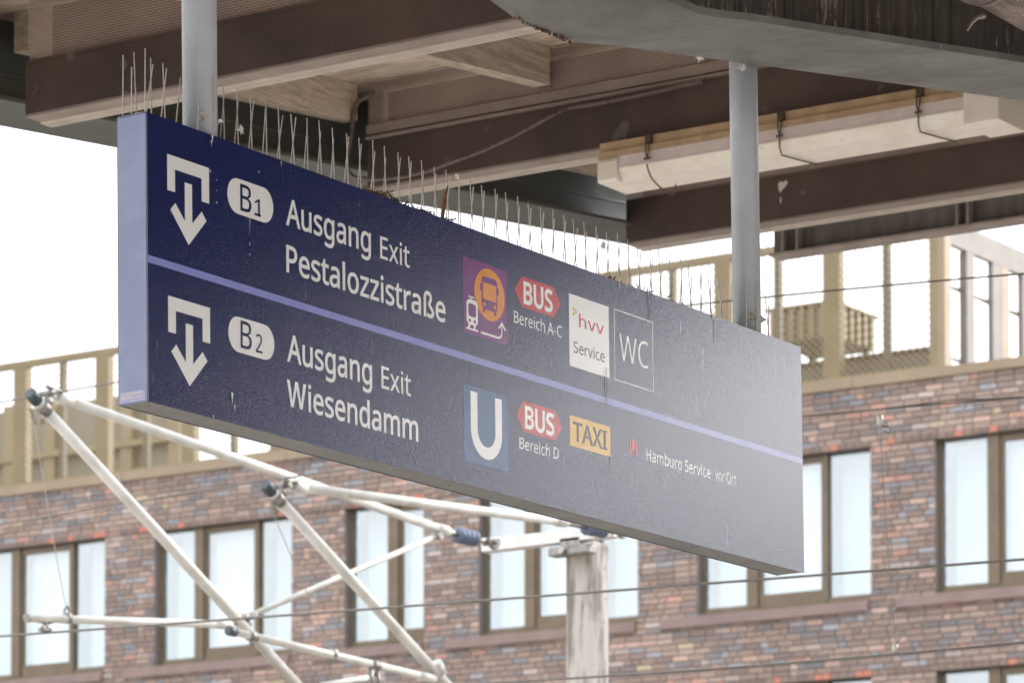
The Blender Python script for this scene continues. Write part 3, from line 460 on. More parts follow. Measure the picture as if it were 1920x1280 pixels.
# ------------------------------------------------------------------ fluorescent lamp under the second purlin
YL, YR_ = at(1122, 320, x=13.80).y, at(1876, 200, x=13.80).y
lp = thing('fluorescent_lamp', 'long dirty white fluorescent lamp with a tan rail under the brown roof beam', 'lamp', (13.9, YL, EYE + 4.22))
ze = EYE
ycap = YL - .10
MB().prism([(13.80, 4.318 + ze), (13.80, 4.266 + ze), (13.832, 4.222 + ze), (14.012, 4.222 + ze), (14.012, 4.318 + ze)], 'y', YR_ + .16, ycap).build('diffuser', M['pink_enamel'], lp)
MB().prism([(13.803, 4.318 + ze), (13.790, 4.300 + ze), (13.790, 4.222 + ze), (13.80, 4.214 + ze), (14.02, 4.214 + ze), (14.02, 4.318 + ze)], 'y', ycap + .001, YL).build('end_cap', M['white_enamel'], lp, bevel=.004)
MB().box(13.785, 14.02, YR_, YR_ + .159, 4.20 + ze, 4.345 + ze).build('end_cap', M['white_enamel'], lp, bevel=.004)
MB().prism([(13.829, 4.2215 + ze), (13.832, 4.214 + ze), (14.014, 4.214 + ze), (14.014, 4.2215 + ze)], 'y', YR_ + .161, ycap - .001).build('trough', M['white_enamel'], lp)
MB().prism([(13.797, 4.268 + ze), (13.798, 4.262 + ze), (13.829, 4.219 + ze), (13.8315, 4.2215 + ze), (13.801, 4.266 + ze)], 'y', YR_ + .161, ycap - .001).build('trough_lip', M['white_enamel'], lp)
MB().box(13.812, 13.862, YR_ + .05, YL, 4.3185 + ze, 4.388 + ze).box(13.800, 13.8115, YR_ + .05, YL, 4.3185 + ze, 4.346 + ze).build('rail', M['tan_rail'], lp)
for px, py0, kind in ((1215, 268, 0), (1463, 226, 1), (1723, 175, 1)):
    y = at(px, py0, x=13.795).y
    mb = MB().box(13.792, 13.811, y - .014, y + .014, 4.352 + ze, 4.385 + ze)
    for s in (-.008, .012): mb.tube([(13.795, y + s, 4.352 + ze), (13.788, y + s * .6, 4.31 + ze), (13.788, y, 4.285 + ze)], .0028, 6)
    mb.tube([(13.787, y + .014, 4.283 + ze), (13.787, y - .014, 4.284 + ze)], .0055, 6)
    if kind: mb.tube([(13.788, y, 4.285 + ze), (13.787, y - .001, 4.235 + ze), (13.80, y - .004, 4.205 + ze), (13.93, y - .03, 4.206 + ze), (14.015, y - .05, 4.207 + ze)], .0035, 6)
    else:
        pp = [(1213, 308), (1215, 318), (1222, 335), (1236, 350), (1252, 361), (1262, 365), (1267, 358), (1267, 345)]
        mb.tube([at(a, b, x=13.785 - .004 * q) for q, (a, b) in enumerate(pp)], .0035, 6)
    mb.build('wire_clip', M['wire_brown'], lp)
# spray of cable stub on the ledge above
pts = [(700, 172), (690, 180), (671, 191), (664, 208), (660, 240), (656, 270), (651, 300), (652, 320), (664, 332), (700, 337), (755, 332), (805, 320), (850, 303), (905, 283), (960, 258), (1015, 228), (1062, 203)]
mb = MB().tube([at(a, b, x=13.80) for a, b in pts], [.012] * 5 + [.0085] * 12, 8)
tag(mb.build('hanging_cable', M['dark_cable']), 'dark cable looping down from a concrete rib across the brown roof beam behind the spikes', 'cable')
pts = [(1062, 203), (1110, 196), (1180, 183), (1240, 170), (1318, 153)]
mb = MB().tube([at(a, b, x=13.83) for a, b in pts], .009, 6)
tag(mb.build('conduit', M['dark_cable']), 'thin dark conduit lying along the ledge of the brown roof beam', 'conduit')

# ------------------------------------------------------------------ drain pipe at the top right
zc = EYE + 3.64 + .095
dp = thing('drain_pipe', 'weathered brown drain pipe with collar in the top right corner beside the stained girder', 'pipe', (10.0, 5.40, zc))
ax = [(9.0 + i * .5, 5.40, zc + .018 * (i - 4) * -.2) for i in range(11)]
MB().tube(ax, .095, 28).build('pipe_body', M['drain'], dp)
xc = at(1868, 40, y=5.34).x
MB().tube([(xc - .10, 5.40, zc), (xc - .095, 5.40, zc), (xc + .015, 5.40, zc), (xc + .02, 5.40, zc)], [.099, .106, .106, .099], 28).build('collar', M['drain'], dp)
MB().tube([(xc + .045, 5.40, zc), (xc + .062, 5.40, zc)], .0995, 28).build('strap', M['tie'], dp)
tp = [at(1845, 31, y=5.33), at(1832, 34, y=5.33), at(1822, 43, y=5.33), at(1814, 57, y=5.33)]
MB().tube(tp, [.008, .006, .005, .003], 6).build('tie_end', M['tie'], dp)

# ------------------------------------------------------------------ the hanging sign
L, H, T = 3.3075, .72, .0923
O = Vector((7.39740, 6.01324, 1.90675 + EYE))
sg = thing('station_sign', 'long dark blue hanging exit sign with white German lettering on two steel poles', 'sign', O)
rx, ry, rz = -1.18850526e-02, -2.37510967e-03, 6.21740140e-03
RM = Matrix.Rotation(rz, 3, 'Z') @ Matrix.Rotation(ry, 3, 'Y') @ Matrix.Rotation(rx, 3, 'X')
sg.rotation_euler = RM.to_euler()
LC = dict(local=True)
MB().box(.002, L - .002, .002, T - .002, 0, .716).build('housing', M['alu_under'], sg, bevel=.002, **LC)
MB().box(.0, L, -.0015, .0018, -.001, .7205).build('front_panel', M['f_navy'], sg, **LC)
MB().box(.0, L, T - .0018, T + .0015, -.001, .7205).build('back_panel', M['f_navy'], sg, **LC)
MB().box(-.0012, .0016, .0022, T - .0022, .0015, .717).build('end_panel', M['lavender'], sg, **LC)
MB().box(L - .0016, L + .0012, .0022, T - .0022, .0015, .717).build('end_panel', M['lavender'], sg, **LC)
MB().box(-.002, .004, .0020, T - .002, .7172, .7215).box(-.002, .002, .002, T - .002, -.002, .0012).build('edge_trim', M['f_navy'], sg, kind='stuff', **LC)
mb = MB()
for a, b in ((.041, .03), (1.38, .045), (2.1, .045), (2.85, .045), (3.2, .05)): mb.tube([(a, b, -.0012), (a, b, .002)], .0028, 8)
mb.build('drain_hole', M['f_black'], sg, **LC)
# poles with bolts
SI = RM.transposed()
def loc(p): return SI @ (Vector(p) - O)
for px, py, zt in ((375, 225, EYE + 3.9), (1400.5, 600, EYE + 4.2)):
    d = R_ * ((px - 960) / FPX) + U_ * ((PY - py) / FPX) + F_
    # meet the sign's middle plane
    n = RM @ Vector((0, 1, 0)); k = (n.dot(O + n * T / 2 - CAM)) / n.dot(d); p = loc(CAM + d * k)
    s = p.x
    base = Vector((s, T / 2, .70)); topw = RM @ Vector((s, T / 2, .7)) + O
    hgt = zt - topw.z
    po = MB().tube([base, Vector((s, T / 2, .7 + hgt))], .0445, 32).build('pole', M['galv'], sg, **LC)
    for (a, ang) in ((0, math.radians(228)), (1, math.radians(318))):
        dv = Vector((math.cos(ang), math.sin(ang), 0)); c = Vector((s, T / 2, .766 if a == 0 else .770)) + dv * .0445
        up = dv
        b = MB().tube([c - up * .002, c + up * .0025], .0125, 16).tube([c + up * .0025, c + up * .010], .0075, 6).tube([c + up * .010, c + up * .017], .0045, 8)
        b.build('bolt', M['bolt'], po, **LC)
# flat print: rectangles, polygons
YF = -.0015
def flat(poly, name, m, lay=1, label=None, parent=None):
    y1 = YF - .0004 * lay
    me = MB().prism([(a, b) for a, b in poly], 'y', y1, y1 + .00038)
    o = me.build(name, M[m], parent or sg, **LC)
    if label: o['label'] = label
    return o
def rect(a, b, c, d): return [(a, c), (b, c), (b, d), (a, d)]
flat(rect(.0005, L - .0005, .3455, .3640), 'divider_stripe', 'f_lav', 1, 'pale lavender stripe across the middle')
def arrow(dz):
    br = [(.0795, .633), (.248, .633), (.248, .5425), (.2178, .5425), (.2178, .600), (.1098, .600), (.1098, .5425), (.0795, .5425)]
    sh = [(.1493, .576), (.1783, .576), (.1783, .4775), (.2169, .5155), (.2363, .4955), (.1638, .4203), (.0912, .4955), (.1106, .5155), (.1493, .4775)]
    o = flat([(a, b + dz) for a, b in br][::-1], 'exit_bracket', 'f_white'); flat([(a, b + dz) for a, b in sh][::-1], 'arrow', 'f_white', label='white arrow pointing down out of a bracket')
def pill(dz):
    r, x0, x1, zc_ = .0455, .3236, .5172, .5868 + dz
    rr = .042; pts = []
    for cx, a0 in ((x1 - rr, -90), (x0 + rr, 90)):
        for k in range(13):
            a = math.radians(a0 + 15 * k); pts.append((cx + rr * math.cos(a), zc_ + r * math.sin(a)))
    return flat(pts, 'code_plate', 'f_white', label='white rounded plate with exit code')
arrow(0); arrow(-.3557); pill(0); pill(-.3557)

GL = {}
for ln in GLYPHS.strip().split('\n'):
    a, b = ln[1:].split(';'); GL[ln[0]] = (int(a), [[int(v) for v in q.split(',')] for q in b.split('|')])
def text(s, x0, x1, zbase, cap, m, lay=2, weight=0, name='lettering', label=None, parent=None, bold=0, plane='front', track=0):
    """lettering from outline data; fitted between x0 and x1, capital height cap"""
    cu = bpy.data.curves.new('lettering', 'CURVE'); cu.dimensions = '2D'; cu.fill_mode = 'BOTH'
    pen = 0
    kz = cap
    for ch in s:
        if ch == ' ': pen += 330; continue
        adv, S = GL[ch]; loops = []
        for q in S:
            n = len(q) // 6; P = []
            for i in range(n):
                X, Y, a, b, c, d = q[i * 6:i * 6 + 6]; X2, Y2, a2, b2, _, _ = q[((i + 1) % n) * 6:((i + 1) % n) * 6 + 6]
                p0, p1, p2, p3 = (X, Y), (X + c, Y + d), (X2 + a2, Y2 + b2), (X2, Y2)
                straight = abs((p3[0] - p0[0]) * d - (p3[1] - p0[1]) * c) < 900 and abs((p3[0] - p0[0]) * b2 - (p3[1] - p0[1]) * a2) < 900
                seg = 1 if straight else 5
                for k in range(seg):
                    t_ = k / seg; P.append(tuple((1 - t_) ** 3 * p0[j] + 3 * t_ * (1 - t_) ** 2 * p1[j] + 3 * t_ * t_ * (1 - t_) * p2[j] + t_ ** 3 * p3[j] for j in (0, 1)))
            Q = []
            for p in P:
                if not Q or (p[0] - Q[-1][0]) ** 2 + (p[1] - Q[-1][1]) ** 2 > 9: Q.append(p)
            if (Q[0][0] - Q[-1][0]) ** 2 + (Q[0][1] - Q[-1][1]) ** 2 <= 9: Q.pop()
            loops.append(Q)
        area = lambda Q: sum(Q[i - 1][0] * Q[i][1] - Q[i][0] * Q[i - 1][1] for i in range(len(Q))) / 2
        sg_ = 1 if max((area(Q) for Q in loops), key=abs) > 0 else -1
        for Q in loops:
            n = len(Q); o_ = []
            for i in range(n):
                a, b, c = Q[i - 1], Q[i], Q[(i + 1) % n]
                e1 = ((b[0] - a[0]), (b[1] - a[1])); e2 = ((c[0] - b[0]), (c[1] - b[1]))
                l1, l2 = math.hypot(*e1), math.hypot(*e2); n1 = (e1[1] / l1, -e1[0] / l1); n2 = (e2[1] / l2, -e2[0] / l2)
                nx, ny = n1[0] + n2[0], n1[1] + n2[1]; k = max(.5, (nx * nx + ny * ny) / 2)
                w_ = weight * 1000 * sg_ / k
                o_.append((b[0] + nx * w_, b[1] + ny * w_))
            sp = cu.splines.new('POLY'); sp.points.add(n - 1); sp.use_cyclic_u = True
            for i, (X, Y) in enumerate(o_): sp.points[i].co = ((pen + X) / 1000, Y / 1000, 0, 1)
        pen += adv + track
    ob = bpy.data.objects.new('tmp', cu); sc.collection.objects.link(ob)
    dg = bpy.context.evaluated_depsgraph_get(); me = bpy.data.meshes.new_from_object(ob.evaluated_get(dg))
    bpy.data.objects.remove(ob); bpy.data.curves.remove(cu)
    mn, mx_ = min(v.co.x for v in me.vertices), max(v.co.x for v in me.vertices); kx = (x1 - x0) / (mx_ - mn)
    yy = YF - .0004 * lay
    for v in me.vertices:
        X, Z = x0 + (v.co.x - mn) * kx, zbase + v.co.y * kz
        v.co = (X, yy, Z) if plane == 'front' else (-.0012 - .0006 * lay, T - X, Z)
    me.materials.clear(); me.materials.append(M[m]); me.name = name
    o = bpy.data.objects.new(name, me); sc.collection.objects.link(o); o.parent = parent or sg
    if label: o['label'] = label
    return o
WG = .022
text('B', .3768, .4232, .5528, .0685, 'f_navy', 3, .004, label='exit code letter B'); text('1', .4365, .4590, .5528, .0435, 'f_navy', 3, .006)
flat(rect(.4355, .4628, .5525, .5585), 'lettering', 'f_navy', 3)
text('B', .3735, .4202, .1990, .0700, 'f_navy', 3, .004); text('2', .4372, .4655, .1990, .0475, 'f_navy', 3, .004)
for w_, a, b, z, c in (('Ausgang', .5716, .9506, .5565, .0680), ('Pestalozzistraße', .5715, 1.3010, .4330, .0690), ('Ausgang', .5716, .9506, .2003, .0690), ('iesendamm', .6625, 1.1640, .0828, .0680)):
    text(w_, a, b, z, c, 'f_white', 1, WG, label='white word ' + w_)
Wp = [(0, 1), (.145, 1), (.275, .22), (.43, 1), (.57, 1), (.725, .22), (.855, 1), (1, 1), (.80, 0), (.66, 0), (.5, .74), (.34, 0), (.20, 0)]
flat([(.5703 + .0835 * a, .0828 + .0685 * b) for a, b in Wp], 'lettering', 'f_white', 1, 'white capital W')
for z in (.5515, .2005): text('Exit', .9935, 1.1310, z, .0590, 'f_white', 1, .010, label='white word Exit')
# bus interchange pictogram
def ell(cx, cz, a, b, n=40): return [(cx + a * math.cos(2 * math.pi * k / n), cz + b * math.sin(2 * math.pi * k / n)) for k in range(n)]
PS = flat(rect(1.3886, 1.6083, .4232, .6350), 'pictogram_plate', 'f_purple', 1, 'purple square with orange bus roundel and white tram')
flat(ell(1.5205, .5505, .0765, .0730), 'roundel', 'f_orange', 2)
def rrect(a, b, c, d, r, n=5):
    pts = []
    for cx, cz, a0 in ((b - r, c + r, -90), (b - r, d - r, 0), (a + r, d - r, 90), (a + r, c + r, 180)):
        for k in range(n): t_ = math.radians(a0 + 90 * k / (n - 1)); pts.append((cx + r * math.cos(t_), cz + r * math.sin(t_)))
    return pts
flat(rrect(1.4815, 1.5585, .5060, .5985, .012), 'bus_shape', 'f_purple', 3)
flat(rect(1.4745, 1.4815, .5560, .5760), 'bus_mirror', 'f_purple', 3); flat(rect(1.5585, 1.5655, .5560, .5760), 'bus_mirror', 'f_purple', 3)
flat(rect(1.4860, 1.4960, .4970, .5058), 'bus_wheel', 'f_purple', 3); flat(rect(1.5430, 1.5530, .4970, .5058), 'bus_wheel', 'f_purple', 3)
flat(rrect(1.4868, 1.5530, .5335, .5808, .004), 'bus_window', 'f_orange', 4)
for cx in (1.4925, 1.5462): flat(ell(cx, .5195, .0062, .0062, 14), 'bus_lamp', 'f_orange', 4)
flat(rrect(1.4035, 1.4590, .4490, .5200, .015), 'tram_shape', 'f_white', 4)
flat(rrect(1.4125, 1.4500, .4720, .5085, .008), 'tram_window', 'f_purple', 5)
for cx in (1.4190, 1.4435): flat(ell(cx, .4605, .0052, .0052, 12), 'tram_lamp', 'f_purple', 5)
flat(rect(1.4135, 1.4420, .5250, .5290), 'tram_pantograph', 'f_white', 4); flat(rect(1.4255, 1.4290, .5200, .5250), 'tram_pantograph', 'f_white', 4)
flat(rect(1.4015, 1.4605, .4345, .4395), 'tram_track', 'f_white', 4)
for a, b in ((1.4130, 1.4220), (1.4400, 1.4490)): flat([(a - .004, .4395), (b - .004, .4395), (b, .4492), (a, .4492)], 'tram_foot', 'f_white', 4)
arc = [(1.4740, .4338), (1.5600, .4338)] + [(1.5600 + .0225 * math.sin(math.radians(a)), .4563 - .0225 * math.cos(math.radians(a))) for a in range(15, 91, 15)] + [(1.5825, .4780)]
inn = [(1.5765, .4780)] + [(1.5600 + .0165 * math.sin(math.radians(a)), .4563 - .0165 * math.cos(math.radians(a))) for a in range(90, 14, -15)] + [(1.5600, .4398), (1.4740, .4398)]
flat(arc + inn, 'change_arrow', 'f_white', 4)
flat([(1.5795, .4850), (1.5600, .4655), (1.5640, .4615), (1.5795, .4770), (1.5950, .4615), (1.5990, .4655)], 'change_arrow', 'f_white', 5)
# red hexagons
for dz in (0, -.3557):
    flat([(1.687, .5480 + dz), (1.8535, .5485 + dz), (1.8895, .5925 + dz), (1.8530, .6362 + dz), (1.687, .6355 + dz), (1.6492, .5925 + dz)], 'bus_plate', 'f_red', 1, 'red hexagon reading BUS')
    text('BUS', 1.6940, 1.8470, .5615 + dz, .0600, 'f_white', 2, .045, label='white word BUS')
text('Bereich A-C', 1.6437, 1.8947, .4965, .0330, 'f_white', 1, .008, label='white words Bereich A-C')
text('Bereich D', 1.6650, 1.8700, .1415, .0320, 'f_white', 1, .008, label='white words Bereich D')
flat(rect(1.9345, 2.1505, .4236, .6340), 'service_plate', 'f_white', 1, 'white square plate with red and black lettering')
text('hvv', 1.9870, 2.1240, .5455, .0365, 'f_crimson', 2, .016, track=55, label='red letters hvv')
flat([(1.9535, .5715), (1.9535, .5790), (1.9690, .5860), (1.9535, .5925), (1.9535, .6000), (1.9765, .5890), (1.9765, .5830)], 'chevron', 'f_green', 2)
text('Service', 1.9560, 2.1256, .4660, .0325, 'f_black', 2, .006, label='black word Service')
a, b, c, d = 2.1803, 2.3985, .4240, .6350
for r in (rect(a, b, c, c + .0026), rect(a, b, d - .0026, d), rect(a, a + .0026, c + .0027, d - .0027), rect(b - .0026, b, c + .0027, d - .0027)): flat(r, 'outline', 'f_white', 1)
text('WC', 2.2085, 2.3710, .4880, .0800, 'f_white', 1, -.010, label='thin white letters WC')
flat(rect(1.3853, 1.6082, .0645, .2780), 'metro_plate', 'f_blue', 1, 'blue square with white letter U')
u = [(1.4200, .2643), (1.4200, .1620)] + [(1.4980 - .0780 * math.cos(math.radians(a)), .1620 - .0780 * math.sin(math.radians(a))) for a in range(10, 180, 10)] + [(1.5760, .1620), (1.5760, .2643), (1.5425, .2643), (1.5425, .1620)] \
    + [(1.4980 + .0445 * math.cos(math.radians(a)), .1620 - .0445 * math.sin(math.radians(a))) for a in range(10, 180, 10)] + [(1.4535, .1620), (1.4535, .2643)]
flat(u, 'lettering', 'f_white', 2, 'white letter U')
flat(rect(1.9310, 2.1510, .1915, .2797), 'taxi_plate', 'f_yellow', 1, 'yellow plate reading TAXI')
text('TAXI', 1.9480, 2.1310, .2085, .0555, 'f_black', 2, .012, label='black word TAXI')
text('TAXI', 1.9500, 2.1335, .2085, .0555, 'f_black', 3, .012)
text('Hamburg Service', 2.3527, 2.7270, .2130, .0345, 'f_white', 1, .006, label='small white words Hamburg Service')
text('vor Ort', 2.7540, 2.8823, .2145, .0345, 'f_white', 1, .006, label='small white words vor Ort')
# small red castle-gate emblem over a blue wave
for bx_ in ((2.2572, 2.2680, .2110, .2430), (2.2915, 2.3030, .2110, .2430), (2.2690, 2.2905, .2300, .2400)): flat(rect(*bx_), 'emblem', 'f_red', 1)
flat([(2.2705, .2401), (2.2895, .2401), (2.2895, .2560), (2.2800, .2690), (2.2705, .2560)], 'emblem', 'f_red', 1)
for cx in (2.2625, 2.2975): flat([(cx - .004, .2432), (cx + .004, .2432), (cx + .004, .2530), (cx, .2590), (cx - .004, .2530)], 'emblem', 'f_red', 1)
wv = [(2.216 + i * .0108, .2085 + .004 * math.sin(i * .9)) for i in range(11)]
flat(wv + [(x, z - .0035) for x, z in reversed(wv)], 'emblem', 'f_blue', 1)
# maker's sticker on the end panel
st = MB().box(-.0018, -.0012, .0083, .0884, .0034, .0302)
lavp = paint('sticker_film', (.42, .40, .58), (.38, .36, .54), .4)
M['sticker'] = lavp
st.build('sticker', lavp, sg, label='small pale sticker at the foot of the end panel', **LC)
text('SCHILDERWERK', .0115, .0770, .0215, .0062, 'fluff', 2, .015, plane='end')
text('BEUTHA', .0115, .0475, .0120, .0068, 'fluff', 2, .04, plane='end')
text('GmbH', .0515, .0770, .0125, .0060, 'fluff', 2, .0, plane='end')
text('2022', .0400, .0520, .0050, .0045, 'fluff', 2, .02, plane='end')
# dried runs and droppings on the face
def face(px, py):
    d = R_ * ((px - 960) / FPX) + U_ * ((PY - py) / FPX) + F_
    n = RM @ Vector((0, 1, 0)); k = n.dot(O - CAM) / n.dot(d); p = loc(CAM + d * k); return p.x, p.z
mb = MB()
for px, y0, y1, wd in ((396, 253, 268, 6), (394, 263, 275, 3), (525, 302, 313, 3), (392, 318, 326, 3), (433, 735, 760, 6), (438, 758, 772, 3), (398, 778, 786, 2), (1160, 520, 540, 3), (1214, 545, 562, 3),
                       (1134, 700, 735, 2), (1144, 850, 895, 1.5), (1335, 588, 600, 6), (1215, 560, 605, 1.6), (1212, 601, 606, 6), (1338, 600, 620, 1.5), (466, 410, 440, 1.2), (466, 455, 462, 2), (466, 475, 480, 2), (483, 320, 326, 3), (404, 336, 340, 2), (404, 356, 359, 2), (404, 378, 384, 3)):
    wd *= .6
    a = face(px - wd / 2, y0); b = face(px + wd / 2, y0 + 2); c = face(px + wd / 2, y1 - 3); d = face(px, y1); e_ = face(px - wd / 2, y1 - 5)
    q = [a, (b[0], a[1] - .002), (b[0] * .6 + a[0] * .4, (a[1] + d[1]) / 2), d, (a[0] * .7 + b[0] * .3, (a[1] + d[1]) / 2)]
    mb.prism(q, 'y', YF - .0029, YF - .0026)
mb.build('bird_dropping', M['fluff'], sg, kind='stuff', label='dried droppings and runs on the sign face', **LC)
mb = MB()
for px, y0, y1, wd in ((1134, 690, 760, .8), (1338, 600, 640, .7), (1216, 545, 600, .7)):
    a = face(px, y0); c = face(px, y1); ww = wd * .0022
    mb.prism([(a[0], a[1]), (a[0] + ww, a[1]), (a[0] + ww, c[1]), (a[0], c[1])], 'y', YF - .0029, YF - .0026)
mb.build('dirt_run', M['twig'], sg, kind='stuff', **LC)

# flaked paint patch on the third beam, down on the girder
mb = MB(); u0 = 16.18 - .0012
for poly in ([(1459, 345), (1463, 340), (1468, 342), (1474, 338), (1477, 342), (1473, 350), (1466, 356), (1463, 362), (1460, 355)], [(1462, 371), (1465, 370), (1465, 380), (1463, 381)]):
    q = [at(a, b, x=u0) for a, b in poly]; mb.add([(p.x, p.y, p.z) for p in q], [tuple(range(len(q)))])
mb.build('flaked_paint', M['pink_enamel'], can, kind='stuff')
rnd = random.Random(3)
mb = MB()
for px, py, n in ((990, 42, 26), (1022, 56, 30), (1050, 66, 20)):
    for _ in range(n):
        p = at(px + rnd.gauss(0, 13), py + rnd.gauss(0, 5), y=5.985); p.z = EYE + 3.25 + max(0, (p.x - 9.3) * .17) - rnd.uniform(0, .012) + .012
        d = Vector((rnd.gauss(0, 1), rnd.gauss(0, 1), rnd.gauss(0, .5))).normalized() * rnd.uniform(.002, .008)
        mb.tube([p - d, p, p + d], [.001, rnd.uniform(.002, .006), .001], 5)
o = mb.build('rust_scale', paint('rust', (.17, .085, .05), (.05, .036, .03), .9, scale=60), can, kind='stuff')
mb = MB()
for px, py, yv in ((1312, 109, 5.995), (1391, 128, 5.99)):
    c = at(px, py, y=yv)
    for _ in range(24):
        d = Vector((rnd.gauss(0, 1.6 if px < 1350 else .8), rnd.gauss(0, .5), rnd.gauss(0, .5 if px < 1350 else 1))).normalized() * .022 * rnd.uniform(.4, 1)
        mb.tube([c - d * .3, c + d * .4, c + d], [.0030, .0020, .0004], 5, cap=False)
tag(mb.build('down_tuft', M['fluff'], kind='stuff'), 'white down caught under the grey-green girder beside the right pole', 'feather')

# ------------------------------------------------------------------ brick building across the tracks
BX = 44.0
bl = thing('brick_building', 'brown and red brick building with bronze windows and a gold mesh screen on its roof', 'building', (BX, 30, -1.0))
ZT = EYE + 10.20                                             # top of the brickwork
W_hi = (EYE + 7.45, EYE + 9.415); W_lo = (EYE + 4.45, EYE + 6.445)
WIN = [(16.75, 19.35, 3), (20.30, 22.885, 3), (23.82, 26.42, 3), (27.35, 29.92, 3), (30.84, 32.205, 2), (33.14, 35.635, 3), (36.57, 39.15, 3), (40.10, 42.70, 3)]
YB0, YB1, ZB0 = 18.6, 41.5, EYE + 5.60                         # part of the front whose bricks are laid one by one
def wall_rects(y0, y1, z0, z1, holes):
    ys = sorted({y0, y1, *[min(max(v, y0), y1) for h in holes for v in h[:2]]}); zs = sorted({z0, z1, *[min(max(v, z0), z1) for h in holes for v in h[2:]]})
    for a, b in zip(ys, ys[1:]):
        run = None
        for c, d in zip(zs, zs[1:]):
            if any(h[0] <= (a + b) / 2 <= h[1] and h[2] <= (c + d) / 2 <= h[3] for h in holes):
                if run: yield (a, b, *run); run = None
            else: run = (run[0], d) if run else (c, d)
        if run: yield (a, b, *run)
holes = [(a, b, *W_hi) for a, b, n in WIN] + [(a, b, *W_lo) for a, b, n in WIN]
mb = MB()
for a, b, c, d in wall_rects(YB0, YB1, ZB0, ZT, holes): mb.box(BX + .014, BX + .36, a, b, c, d)
mb.build('wall', M['mortar'], bl)
mb = MB()
for a, b, c, d in wall_rects(12, YB0, -1, ZT, holes): mb.box(BX, BX + .36, a, b, c, d)
for a, b, c, d in wall_rects(YB1, 75, -1, ZT, holes): mb.box(BX, BX + .36, a, b, c, d)
for a, b, c, d in wall_rects(YB0, YB1, -1, ZB0, holes): mb.box(BX, BX + .36, a, b, c, d)
mb.build('wall', M['farbrick'], bl)
MB().box(BX + 1.2, BX + 16, 12, 75, -1, ZT - .1).build('building_core', M['tan_wall'], bl)
# bricks: 80 mm courses, stretchers with scattered headers, colour carried by each brick
PAL = [((.225, .160, .132), 28), ((.255, .185, .152), 22), ((.195, .145, .125), 16), ((.285, .212, .178), 14), ((.168, .148, .145), 12), ((.195, .188, .198), 8), ((.35, .20, .155), 4), ((.36, .245, .20), 5), ((.335, .275, .25), 5), ((.33, .265, .18), 1), ((.255, .25, .265), 3)]
cols = [c for c, n in PAL for _ in range(n)]
CH = .0800
bricks = []
rnd = random.Random(11)
r = 0; z = ZT
NEAR = {}
while z - CH > ZB0 - .02:
    z1 = z; z0 = z - CH + .011
    y = YB0 - rnd.uniform(0, .24)
    prevd = None
    while y < YB1:
        ln = .24 if rnd.random() < .74 else .115
        a, b = max(y, YB0), min(y + ln, YB1)
        if b - a > .03:
            segs = [(a, b)]
            for h in holes:
                if h[2] < z1 - .015 and h[3] > z0 + .015:
                    ns = []
                    for p_, q_ in segs:
                        if q_ <= h[0] or p_ >= h[1]: ns.append((p_, q_))
                        else:
                            if p_ < h[0] - .03: ns.append((p_, h[0]))
                            if q_ > h[1] + .03: ns.append((h[1], q_))
                    segs = ns
            dark = math.sin(y * .9 + z * 1.7) + math.sin(y * 2.3 - z * 1.1)
            for p_, q_ in segs:
                c = rnd.choice(cols)
                if rnd.random() < .12 and prevd: c = prevd
                prevd = c
                k = 1.38 * rnd.uniform(.88, 1.12) * (1 + .05 * dark)
                bricks.append((p_, q_, z0, z1, tuple(min(1, v * k) for v in c), rnd.uniform(-.003, .004)))
        y += ln + .011
    z -= CH
def vis(bk):
    p = Vector((BX, (bk[0] + bk[1]) / 2, (bk[2] + bk[3]) / 2)) - CAM
    px, py = 960 + FPX * p.dot(R_) / p.dot(F_), PY - FPX * p.dot(U_) / p.dot(F_)
    return 1510 < px < 1915 and 5 < py < 1275 or (1140 < px < 1915 and py > 1150 and py < 1275)
near = sorted([b for b in bricks if vis(b)], key=lambda b: -(b[1] - b[0]) / (b[0] + 20))[:300]
ns = set(map(id, near))
def brick(mb, bk):
    a, b, z0, z1, c, o = bk
    x0 = BX - .004 + o; e = .004
    v = [(BX + .0135, a, z0), (BX + .0135, b, z0), (BX + .0135, b, z1), (BX + .0135, a, z1), (x0, a + e, z0 + e), (x0, b - e, z0 + e), (x0, b - e, z1 - e), (x0, a + e, z1 - e)]
    mb.add(v, [(4, 7, 6, 5), (0, 4, 5, 1), (1, 5, 6, 2), (2, 6, 7, 3), (3, 7, 4, 0)], col=c)
mb = MB()
for bk in bricks:
    if id(bk) not in ns: brick(mb, bk)
mb.build('brickwork', M['brick'], bl, kind='stuff')
for bk in near:
    mb = MB(); brick(mb, bk); mb.build('brick', M['brick'], bl)

